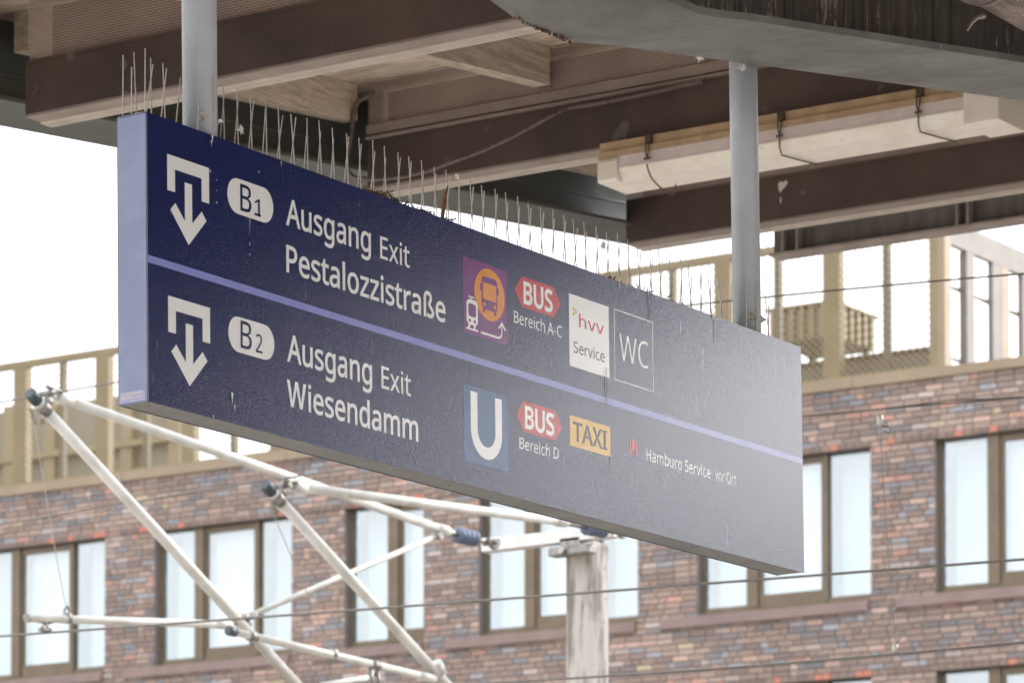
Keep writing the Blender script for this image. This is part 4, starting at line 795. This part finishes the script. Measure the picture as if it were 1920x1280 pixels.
# windows: side lights flush, centre sash in a heavier frame
def window(a, b, n, z0, z1):
    """a < b in y; the picture's left is b"""
    D = BX + .11
    wd = b - a; f = .045
    root = MB()
    # outer frame
    root.box(D, D + .09, a, b, z0, z0 + f).box(D, D + .09, a, a + f, z0 + f, z1).box(D, D + .09, b - f, b, z0 + f, z1)
    if n == 3:
        m1 = (b - .270 * wd, b - .335 * wd); m2 = (b - .715 * wd, b - .738 * wd)
        lights = [(m1[0], b - f, 0), (m2[0], m1[1], 1), (a + f, m2[1], 0)]
        mull = [(m1[1], m1[0]), (m2[1], m2[0])]
    else:
        m1 = (b - .50 * wd, b - .63 * wd); lights = [(m1[0], b - f, 0), (a + f, m1[1], 1)]; mull = [(m1[1], m1[0])]
    for p_, q_ in mull: root.box(D - .02, D + .09, p_, q_, z0 + f, z1)
    fr = root.build('window', M['bronze'], bl)
    for p_, q_, kind in lights:
        if kind:                                             # sash frame
            MB().box(D + .01, D + .08, p_ + .001, q_ - .001, z0 + f + .001, z0 + .20).box(D + .01, D + .08, p_ + .001, q_ - .001, z1 - .10, z1 - .005) \
                .box(D + .01, D + .08, p_ + .001, p_ + .045, z0 + .2, z1 - .1).box(D + .01, D + .08, q_ - .045, q_ - .001, z0 + .2, z1 - .1).build('sash', M['bronze'], fr)
            g0, g1, h0, h1 = p_ + .045, q_ - .045, z0 + .20, z1 - .10
            bd, bt = D + .22, z1 - rnd.uniform(.14, .22)
        else:
            MB().box(D + .01, D + .08, p_ + .001, q_ - .001, z0 + f + .001, z0 + .085).build('sash', M['bronze'], fr)
            g0, g1, h0, h1 = p_, q_, z0 + .085, z1 - .03
            bd, bt = D + .40, z1
        MB().box(D + .04, D + .046, g0, g1, h0, h1).build('pane', M['glass'], fr)
        MB().box(bd, bd + .01, g0 - .02, g1 + .02, h0 - .03, h1 + .03).build('blind', M['blind'], fr)
        MB().box(D + .085, bd - .001, g1 + .001, g1 + .015, h0 - .02, h1 + .02).box(D + .085, bd - .001, g0 - .015, g0 - .001, h0 - .02, h1 + .02).build('reveal', M['reveal'], fr, kind='stuff')
        MB().box(D + .085, bd - .001, g0 - .001, g1 + .001, h0 - .03, h0 - .02).build('inner_sill', M['blind'], fr)
    return fr
for a, b, n in WIN:
    window(a, b, n, *W_hi); window(a, b, n, *W_lo)
    for z0, z1 in (W_hi, W_lo):
        MB().prism([(BX - .06, z0 - .16), (BX - .005, z0 - .16), (BX - .005, z0 - .02), (BX - .06, z0 - .05)], 'y', a + .02, b + .55).build('sill', M['sill'], bl)
        MB().box(BX - .005, BX + .11, a, b, z0 - .045, z0 - .004).build('sill', M['bronze'], bl)
        # soldier course: lintel bricks set proud above the opening
        mb = MB(); y = a - .02; 
        while y < b + .62:
            c = rnd.choice(cols[:70]) if rnd.random() < .8 else (.52, .21, .14)
            mb.box(BX - .016, BX + .012, y, y + .112, z1 + .004, z1 + .076, col=c); y += .122
        mb.build('lintel', M['brick'], bl, kind='stuff')
# parapet cap
MB().prism([(BX - .05, ZT + .0), (BX - .05, ZT + .13), (BX + .45, ZT + .15), (BX + .45, ZT)], 'y', 12, 75).build('parapet_cap', M['cap'], bl)
MB().box(BX + .5, BX + 14, -16, 11.9, -1, 8.4).build('low_glare_blocker', M['farbrick'], bl)  # unseen mass, added to block low sky from the sign's reflection
MB().box(BX + .2, BX + 14, -20, -16.01, -1, 10.4).build('mid_glare_blocker', M['farbrick'], bl)  # unseen middle step, added to grade the reflection across the sign
MB().box(BX, BX + 14, -75, -20.01, -1, 15.5).build('tall_glare_blocker', M['farbrick'], bl)  # unseen high mass, added to keep the sign's left half dark
for y in (21.1, 24.05, 27.1, 30.1, 33.2, 36.2, 39.2):
    MB().box(BX - .0535, BX - .0505, y, y + .012, ZT + .002, ZT + .128).build('cap_joint', M['brass_dark'], bl)

# ---- mesh screen standing on the roof
ZC, ZS = ZT + .15, EYE + 12.25
YE0 = at(1776, 600, x=BX + .10).y                           # corner of the screen
rs = MB().box(BX + .10, BX + .20, YE0 + .03, 75, ZS - .10, ZS).build('roof_screen', M['brass'], bl, label='gold expanded mesh screen along the roof edge')
MB().box(BX + .10, BX + .16, YE0 + .03, 75, ZC, ZC + .05).build('bottom_rail', M['brass'], rs)
y = 22.79
ps = []
wide = [38.31 + 1.6 * 2, 38.31 + 1.6, 38.31, 36.72, 35.1, 33.48, 31.86, 30.3, 28.9, 27.68, 26.08, 24.43]
for y in wide: MB().box(BX + .09, BX + .22, y - .125, y + .125, ZC, ZS - .101).build('post', M['brass'], rs)
for a, b in zip(wide, wide[1:] + [22.85]):
    y = (a + b) / 2; MB().box(BX + .11, BX + .20, y - .045, y + .045, ZC, ZS - .101).build('post', M['brass_dark'], rs)
MB().box(BX + .06, BX + .22, YE0 + .10, YE0 + .24, ZC, ZS - .101).build('post', M['brass'], rs)
MB().box(BX + .04, BX + .22, YE0, YE0 + .10, ZC, ZS + .02).build('post', M['cap'], rs)
# expanded metal: real strands
mb = MB(); P_, Q_ = .105, .050; xm = BX + .055; tk = .0072
rows = int((ZS - ZC) / Q_)
y0s, y1s = YE0 + .1, 41.0
ncol = int((y1s - y0s) / P_)
vs, fs = [], []
for r in range(rows):
    za = ZC + r * Q_; zb_1 = za + Q_
    ph = (r % 2) * P_ / 2
    for c in range(ncol):
        ya = y0s + c * P_ + ph
        for s in (0, 1):
            y_a, y_b = (ya, ya + P_ / 2) if s == 0 else (ya + P_ / 2, ya + P_)
            z_a, z_b = (za, zb_1) if s == 0 else (zb_1, za)
            i = len(vs)
            vs += [(xm, y_a, z_a - tk), (xm + .002, y_a, z_a + tk), (xm, y_b, z_b - tk), (xm + .002, y_b, z_b + tk)]
            fs.append((i, i + 1, i + 3, i + 2))
mb.add(vs, fs); mb.build('expanded_mesh', M['brass'], rs, kind='stuff')
MB().box(BX + .04, BX + .07, YE0 + .1, 41.1, ZC - .002, ZC + .03).build('mesh_edge', M['brass'], rs)
# side return of the screen, running away from the tracks
sr = thing('side_screen', 'taupe framed open screen running back across the roof from the corner of the gold mesh', 'screen', (BX + 2, YE0, ZC))
ZS2 = ZS + .03
MB().box(BX + .23, BX + 9.9, YE0 + .01, YE0 + .09, ZS2 - .32, ZS2).build('top_beam', M['taupe'], sr)
for i, (pa, pb) in enumerate(((1812, 1828), (1861, 1878), (1878, 1893), (1917, 1932), (1960, 1975))):
    xa, xb = at(pa, 600, y=YE0 + .02).x, at(pb, 600, y=YE0 + .02).x
    MB().box(xa, xb - .01, YE0 + .012, YE0 + (.088 if i % 2 else .12), ZC, ZS2 - .321).build('post', M['taupe'] if i != 2 else M['cap'], sr)
MB().box(BX + .23, BX + 9.9, YE0 + .10, YE0 + .13, ZC + 1.08, ZC + 1.13).build('rail', M['taupe'], sr)
MB().box(BX + .23, BX + 9.9, YE0 + .10, YE0 + .13, ZC + .16, ZC + .20).build('rail', M['taupe'], sr)
# rear of the terrace
rw = thing('terrace_wall', 'tan wall seen through the gold mesh at the left end of the roof', 'wall', (BX + 6, 38, ZT))
ywl = at(345, 800, x=BX + 5).y
def zat(px, py, x): return at(px, py, x=x).z
MB().box(BX + 5, BX + 5.3, ywl, 60, ZT, zat(60, 765, BX + 5)).build('wall_panel', M['tan_wall'], rw)
for px in (20, 95, 240, 330): 
    y = at(px, 800, x=BX + 4.9).y; MB().box(BX + 4.85, BX + 4.99, y - .12, y + .12, ZT, zat(60, 765, BX + 5) + .05).build('post', M['brass'], rw)
MB().box(BX + 4.8, BX + 4.99, ywl, 60, zat(60, 860, BX + 5) - .05, zat(60, 860, BX + 5) + .05).build('rail', M['brass'], rw)
lw = thing('low_upstand', 'low tan upstand behind the foot of the gold mesh at its right end', 'upstand', (BX + .8, 26, ZT))
MB().box(BX + .6, BX + .75, YE0 + .3, 33.0, ZT, zat(1700, 660, BX + .6)).build('panel', M['tan_wall'], lw)
MB().box(BX + .55, BX + .80, YE0 + .3, 33.0, zat(1700, 660, BX + .6) + .001, zat(1700, 660, BX + .6) + .03).build('coping', M['brass'], lw)
# louvred plant housing behind the mesh
XH = BX + 3.0
c0 = at(1563, 572, x=XH); c1 = at(1437, 620, x=XH)
DP = at(1652, 600, y=c0.y).x - XH - .1
hz0, hz1 = at(1563, 628, x=XH).z, at(1563, 566, x=XH).z
ph_ = thing('plant_housing', 'louvred tan plant housing raised on legs behind the mesh near the right post', 'plant housing', (XH + 1.5, (c0.y + c1.y) / 2, ZT))
MB().box(XH + .05, XH + DP, c0.y + .05, c1.y - .05, hz0, hz1 - .02).build('casing', M['tan_wall'], ph_)
y = c0.y
while y < c1.y: MB().box(XH, XH + .049, y, y + .06, hz0, hz1).build('slat', M['brass'], ph_); y += .16
x_ = XH + .1
while x_ < XH + DP: MB().box(x_, x_ + .07, c0.y, c0.y + .049, hz0, hz1).build('slat', M['brass'], ph_); x_ += .2
MB().box(XH - .02, XH + DP + .05, c0.y - .02, c1.y + .02, hz1 + .001, hz1 + .03).build('cover', M['brass'], ph_)
for x_ in (XH + .15, XH + DP - .2):
    for y in (c0.y + .1, c1.y - .1): MB().box(x_, x_ + .08, y - .04, y + .04, ZT, hz0 - .001).build('leg', M['brass_dark'], ph_)

# ------------------------------------------------------------------ overhead line mast and its two arms
MX = 20.2
pc = at(1095, 1100, x=MX)
mast = thing('overhead_line_mast', 'weathered pale concrete mast carrying the overhead line arms below the sign', 'mast', (MX + .12, pc.y, -1.0))
y0, y1 = at(1112, 1100, x=MX).y, at(1058, 1100, x=MX).y
zt = at(1095, 1012, x=MX).z
MB().box(MX, MX + .20, y0, y1, -1.0, zt).build('post', M['mast'], mast, bevel=.03)
# crossbar: tapered flat bar along the track
a, b = at(1152, 1000, x=MX - .12), at(905, 1020, x=MX - .12)
zA = (at(1150, 988, x=MX - .12).z, at(1150, 1012, x=MX - .12).z); zB = (at(925, 1007, x=MX - .12).z, at(925, 1033, x=MX - .12).z)
MB().prism([(a.y, zA[1] + .02), (a.y, zA[0]), ((a.y + b.y) / 2 - .1, zA[0] + .012), (b.y, zB[0]), (b.y, zB[1])], 'x', MX - .14, MX - .05).build('crossbar', M['arm'], mast, bevel=.006)
c0, c1 = at(1105, 1035, x=MX - .15), at(1028, 1035, x=MX - .15)
MB().box(MX - .16, MX - .06, c0.y, c1.y, at(1060, 1040, x=MX - .15).z, at(1060, 1023, x=MX - .15).z).build('bracket', M['clamp'], mast, bevel=.01)
MB().box(MX - .14, MX - .001, c0.y + .08, c1.y - .08, at(1060, 1022, x=MX - .15).z, at(1060, 1008, x=MX - .15).z).build('bracket', M['clamp'], mast)
p = at(1056, 1031, x=MX - .16); MB().tube([p, p + Vector((-.03, 0, 0))], .022, 10).build('bolt', M['bolt'], mast)

def arm(name, label, yv, hinge_px, tip, top_end, diag_end, ins, brace, steady, tubes_r=(.030, .030)):
    """one cantilever in the plane y = yv; all points are read on that plane"""
    A = lambda px, py: at(px, py, y=yv)
    t = thing(name, label, 'overhead line arm', A(*hinge_px))
    tipd = A(*tip); de = A(*diag_end)
    MB().tube([tipd, de], .0300, 18).build('bracket_tube', M['tube'], t)
    d = (tipd - de).normalized()
    MB().tube([tipd + d * -.03, tipd + d * .030, tipd + d * .042], [.0345, .0345, .028], 16).build('tube_cap', M['endcap'], t)
    MB().tube([tipd - d * .12, tipd - d * .055], .038, 16).build('clamp', M['clamp'], t)
    ts, te = A(*top_end[0]), A(*top_end[1])
    MB().tube([ts, te], .0265, 18).build('top_tube', M['tube'], t)
    dt = (te - ts).normalized()
    mb = MB().tube([ts - dt * .10, ts - dt * .02], [.016, .020], 10).tube([ts - dt * .02, ts + dt * .09], .033, 14)
    mb.build('clevis', M['tube'], t)
    mb = MB().tube([tipd - d * .10 + Vector((0, -.02, .02)), ts - dt * .10], .018, 8).tube([ts - dt * .14 + Vector((0, -.03, .022)), ts - dt * .02 + Vector((0, -.03, .02))], .012, 8)
    q = ts - dt * .10; mb.tube([q + Vector((0, -.05, 0)), q + Vector((0, .05, 0))], .016, 8)
    mb.tube([tipd - d * .09 + Vector((-.02, 0, -.03)), tipd - d * .09 + Vector((-.01, 0, -.085))], .012, 8)
    mb.build('messenger_clamp', M['clamp'], t, kind='stuff')
    # coupler, insulator, hinge
    i0, i1, i2 = [A(*q) for q in ins]
    di = (i1 - i0).normalized()
    MB().tube([te - dt * .10, te, te + dt * .02], [.034, .034, .026], 14).build('coupler', M['tube'], t)
    MB().tube([te, i0], [.022, .018], 10).tube([i1, i2], .014, 8).build('rod', M['bolt'], t, kind='stuff')
    pts, rs = [], []
    n = 16
    for k in range(n + 1):
        pts.append(i0 + (i1 - i0) * (k / n)); rs.append(.050 if k % 4 in (1, 2) else .034)
    rs[0] = rs[-1] = .028
    MB().tube(pts, rs, 18).build('insulator', M['insul'], t)
    mb = MB(); 
    for k in range(12):
        a0, a1 = math.pi * (k / 12 - .0), math.pi * ((k + 1) / 12)
        mb.tube([i2 + Vector((.055 * math.cos(a0 + math.pi), -.02, .055 * math.sin(a0 + math.pi) + .03)), i2 + Vector((.055 * math.cos(a1 + math.pi), -.02, .055 * math.sin(a1 + math.pi) + .03))], .014, 8)
    mb.tube([i2 + Vector((0, -.06, .01)), i2 + Vector((0, .05, .01))], .02, 10)
    mb.build('hinge', M['clamp'], t, kind='stuff')
    if brace:
        b0, b1 = A(*brace[0]), A(*brace[1]); MB().tube([b0, b1], .0165, 12).build('brace_tube', M['tube'], t)
        for q in (b0, b1): MB().tube([q + Vector((0, -.04, 0)), q + Vector((0, .04, 0))], .022, 10).build('clamp', M['clamp'], t)
    s0, s1 = A(*steady[0]), A(*steady[1])
    MB().tube([s0, s1], .0215, 14).build('steady_tube', M['tube'], t)
    return t, A
t1, A1 = arm('cantilever_arm', 'pale tubular overhead line arm whose tip crosses the gold mesh at the left edge', 13.2, (925, 1020), (64, 745), ((112, 745), (838, 996)), (600, 1330),
             [(856, 1002), (893, 1010), (920, 1019)], [(465, 1155), (818, 1005)], [(428, 1170), (52, 1158)])
dsh = (A1(52, 1158) - A1(428, 1170)).normalized()
mb = MB().tube([A1(52, 1158), A1(52, 1158) + dsh * .012], .024, 12); mb.build('tube_cap', M['clamp'], t1)
MB().tube([A1(404, 1169), A1(432, 1171)], .026, 12).build('sleeve', M['tube'], t1)
MB().tube([A1(434, 1168), A1(470, 1168)], .012, 8).tube([A1(440, 1160), A1(462, 1184)], .016, 8).tube([A1(462, 1150), A1(470, 1182)], .012, 8).build('hinge', M['clamp'], t1, kind='stuff')
for px in (455, 470): MB().tube([A1(px, 1155) + Vector((0, -.04, 0)), A1(px, 1155) + Vector((0, .04, 0))], .018, 8).build('bolt', M['bolt'], t1)
mb = MB()
for a, b in (((70, 1163), (86, 1166)), ((100, 1163), (86, 1168)), ((86, 1166), (84, 1174)), ((84, 1173), (76, 1180)), ((84, 1173), (93, 1180)), ((74, 1180), (95, 1180))): mb.tube([A1(*a), A1(*b)], .011, 8)
mb.build('contact_clip', M['clamp'], t1, kind='stuff')
mb = MB().tube([A1(127, 1168), A1(126, 1148)], .026, 10).tube([A1(120, 1145), A1(125, 1136), A1(131, 1145)], .008, 6)
mb.build('stay_clamp', M['clamp'], t1)
pts = [A1(60, 778), A1(63, 784), A1(67, 795)]
MB().tube(pts, .011, 6).tube([A1(56, 765), A1(62, 780)], .009, 6).build('stay_hook', M['tie'], t1)
MB().tube([A1(65, 795), A1(78, 880), A1(98, 1000), A1(118, 1110), A1(125, 1138)], .0028, 6).build('stay_wire', M['stay'], t1)

t2, A2 = arm('cantilever_arm', 'pale tubular overhead line arm whose black capped tip lies against the brick wall', 12.4, (1150, 996), (504, 916), ((552, 912), (1060, 978)), (880, 1330),
             [(1098, 987), (1135, 994), (1160, 998)], None, [(436, 1183), (815, 1272)])
dsh = (A2(436, 1183) - A2(815, 1272)).normalized()
MB().tube([A2(436, 1183) - dsh * .02, A2(436, 1183) + dsh * .035, A2(436, 1183) + dsh * .042], [.0265, .0265, .02], 14).build('tube_cap', M['endcap'], t2)
MB().tube([A2(786, 1266), A2(812, 1271)], .026, 12).build('sleeve', M['tube'], t2)
for px, py in ((472, 1192), (702, 1247)):
    q = A2(px, py); MB().tube([q - dsh * .03, q + dsh * .03], .028, 12).tube([q, q + Vector((.0, 0, -.055))], .014, 8).build('clamp', M['clamp'], t2)
mb = MB().tube([A2(696, 1252), A2(694, 1272), A2(700, 1300)], .018, 8).tube([A2(706, 1250), A2(712, 1300)], .014, 8); mb.build('drop_bracket', M['clamp'], t2, kind='stuff')
MB().tube([A2(602, 1284), A2(688, 1270)], .0165, 12).build('brace_tube', M['tube'], t2)
MB().tube([A2(805, 1268), A2(822, 1262), A2(832, 1268)], .018, 8).tube([A2(808, 1276), A2(822, 1268)], .012, 8).build('hinge', M['clamp'], t2, kind='stuff')
q = A2(820, 1262); MB().tube([q + Vector((-.03, -.01, .06)), q + Vector((.02, -.01, .0))], .036, 14).build('clamp', M['tube'], t2)
MB().tube([A2(623, 1231), A2(627, 1218)], .026, 10).build('stay_clamp', M['clamp'], t2)
MB().tube([A2(508, 940), A2(512, 950), A2(516, 965)], .009, 6).build('stay_hook', M['tie'], t2)
MB().tube([A2(513, 965), A2(545, 1040), A2(575, 1110), A2(600, 1170), A2(622, 1226)], .0028, 6).build('stay_wire', M['stay'], t2)

# ------------------------------------------------------------------ wires along the tracks
def wire(name, label, cat, x, pts, r, group=None):
    P3 = [at(a, b, x=x) for a, b in pts]
    # quadratic through the three points: z as a function of y, carried on beyond the picture
    (ya, za), (yb, zb_2), (yc, zc_) = [(p.y, p.z) for p in P3]
    def f(y): return za * (y - yb) * (y - yc) / ((ya - yb) * (ya - yc)) + zb_2 * (y - ya) * (y - yc) / ((yb - ya) * (yb - yc)) + zc_ * (y - ya) * (y - yb) / ((yc - ya) * (yc - yb))
    ys = [6 + i * .35 for i in range(32)]
    o = MB().tube([(x, y, f(y)) for y in ys], r, 8).build(name, M['line'])
    return tag(o, label, cat, group), f
XA, XB = A1(80, 740).x, A2(524, 900).x
wm1, fm1 = wire('messenger_wire', 'upper thin overhead wire crossing the gold mesh and clamped at the left arm tip', 'overhead wire', XA, [(0, 754), (222, 716), (1920, 513)], .0045)
wm2, fm2 = wire('messenger_wire', 'thin overhead wire crossing the brickwork just below the gold mesh, with a white clamp', 'overhead wire', XB, [(0, 984), (520, 898), (1920, 745)], .0045)
XC, XD = A1(84, 1180).x, A1(84, 1180).x + .95
wc1, fc1 = wire('contact_wire', 'thicker contact wire passing right across the windows and in front of the concrete mast', 'overhead wire', XC, [(0, 1192), (960, 1121), (1920, 1048)], .0062)
wc2, fc2 = wire('contact_wire', 'lowest contact wire crossing the brickwork at the bottom right', 'overhead wire', XD, [(640, 1292), (1280, 1257), (1920, 1203)], .0062)
o = MB().tube([Vector((XB, p.y, fm2(p.y) - .0)) + Vector((.0, 0, .012 * (k == 1))) for k, p in enumerate([at(1640, 781, x=XB), at(1780, 765, x=XB), at(1960, 742, x=XB)])], .0035, 6).build('jumper_wire', M['line'])
tag(o, 'short second strand lying beside the thin wire right of the white clamp', 'overhead wire')
dr = thing('dropper', 'vertical dropper wire with white clamp hanging over the brick wall at the right', 'dropper wire', at(1680, 1220, x=XB))
D = lambda px, py: at(px, py, x=XB)
MB().tube([D(1651, 800), D(1656, 900), D(1664, 1020), D(1677, 1188)], .0028, 6).build('dropper_wire', M['line'], dr)
MB().tube([D(1650, 778), D(1650, 792)], .0145, 10).tube([D(1650, 790), D(1647, 796)], .011, 8).build('top_clamp', M['arm'], dr, kind='stuff')
MB().tube([D(1654, 798), D(1664, 799), D(1671, 804), D(1668, 811), D(1656, 808)], .0032, 6).build('loop', M['wire_brown'], dr)
MB().tube([D(1680, 1206), D(1676, 1221)], .0125, 10).build('bottom_clamp', M['arm'], dr)
MB().tube([D(1680, 1206), D(1689, 1192), D(1690, 1184), D(1687, 1180), D(1681, 1190), D(1679, 1200)], .0035, 6).build('loop', M['clamp'], dr)

# ------------------------------------------------------------------ bird spikes along the top of the sign
bs = thing('bird_spikes', 'row of thin steel bird spikes standing along the top edge of the blue sign', 'bird spikes', O)
bs.rotation_euler = sg.rotation_euler
rnd = random.Random(5)
MB().box(.012, L - .012, .024, .066, .7222, .7245).build('base_strip', M['alu_under'], bs, **LC)
def spike(s, y, h, ds, dy, r=.0019):
    MB().tube([(s, y, .7245), (s + ds, y + dy, .7245 + h)], [r, r * .8], 6).build('spike', M['spike'], bs, **LC)
s = .030; k = 0
while s < L - .05:
    inpole = any(abs(s - q) < .05 for q in (.2595, 3.0))
    drift = -.012 + .028 * s / L                       # pairs lean a little more apart towards the right end
    h1 = rnd.uniform(.160, .172); h2 = rnd.uniform(.118, .135)
    if s > 2.7: h1 -= .01
    if not inpole:
        spike(s + rnd.uniform(-.003, .003), .056, h1, .006 + rnd.uniform(-.004, .004), .012 + rnd.uniform(-.004, .006))
        spike(s + .010, .034, h2, .002 - drift * .5 + rnd.uniform(-.003, .003), -.010 + rnd.uniform(-.006, .004))
    else:
        spike(s, .003, .15, .004, -.004); 
    s += .0600; k += 1
for y, h in ((.082, .155), (.055, .12), (.012, .160)): spike(.010, y, h, .002, .0)
MB().tube([(.010, .012, .7245), (.004, .040, .7240)], .0016, 6).build('spike', M['spike'], bs, **LC)
# down, feather and old nest litter caught in the spikes
def face_top(px, depth=.045):
    """s on the sign's top edge under pixel column px"""
    lo, hi = 0.0, L
    for _ in range(40):
        m = (lo + hi) / 2; p = RM @ Vector((m, depth, .722)) + O - CAM
        if 960 + FPX * p.dot(R_) / p.dot(F_) < px: lo = m
        else: hi = m
    return m
def tuft(px, hz, r, label, n=26):
    c = RM @ Vector((face_top(px), .045, .7245 + hz)) + O; mb = MB()
    for _ in range(n):
        d = Vector((rnd.gauss(0, 1), rnd.gauss(0, 1), rnd.gauss(0, 1.7))).normalized() * r * rnd.uniform(.4, 1)
        mb.tube([c + d * -.35, c + d * .4 + Vector((0, 0, -.1 * r)), c + d], [.0030, .0020, .0004], 5, cap=False)
    tag(mb.build('down_tuft', M['fluff']), label, 'feather')
tuft(452, .060, .016, 'white tuft of down on the spikes just right of the left pole')
tuft(858, .150, .012, 'small white tuft of down on a spike tip above the middle of the sign')
tuft(1132, .110, .020, 'largest white tuft of down, on the spikes under the grey-green girder end', 34)
tuft(1343, .125, .015, 'white tuft of down on the spikes just left of the right pole')
s = face_top(831)
mb = MB(); n = 9
for sgn, w0 in ((1, .008), (-1, .006)):
    pts = []
    for i in range(n):
        t_ = i / (n - 1); pts.append((s - .006 + .03 * t_ * t_, .045 - .004 * sgn * 0, .723 + .110 * t_, w0 * math.sin(math.pi * min(1, .12 + t_ * .95)) + .001))
    v = []; 
    for a, b, c, wd in pts: v += [(a, b, c), (a + sgn * wd, b - .003, c + .004), (a + sgn * wd, b, c + .006), (a, b + .003, c + .002)]
    f = []
    for i in range(n - 1):
        o_ = i * 4
        for q in range(4): f.append((o_ + q, o_ + (q + 1) % 4, o_ + 4 + (q + 1) % 4, o_ + 4 + q))
    mb.add(v, f)
fe = mb.build('feather', M['feather']); fe.location = O; fe.rotation_euler = sg.rotation_euler
tag(fe, 'rust brown feather standing upright on the top edge of the sign', 'feather')
mb = MB()
def litter(mb, p0, p1, n, hmax):
    a, b = face_top(p0), face_top(p1)
    for _ in range(n):
        s = rnd.uniform(a, b); w_ = math.sin(math.pi * (s - a) / (b - a)); c = Vector((s, rnd.uniform(.0, .06), .7235 + rnd.uniform(0, hmax * w_ + .003)))
        d = Vector((rnd.gauss(0, 1), rnd.gauss(0, .6), rnd.gauss(0, .35))).normalized() * rnd.uniform(.006, .022)
        mb.tube([c - d, c + d], rnd.uniform(.0007, .0022), 4)
litter(mb, 660, 742, 120, .014); litter(mb, 745, 830, 70, .005); litter(mb, 1110, 1200, 60, .005); litter(mb, 1195, 1270, 30, .004)
ne = mb.build('nest_litter', M['twig'], kind='stuff'); ne.location = O; ne.rotation_euler = sg.rotation_euler
tag(ne, 'brown nest litter and twigs on top of the blue sign among the spikes', 'nest litter')
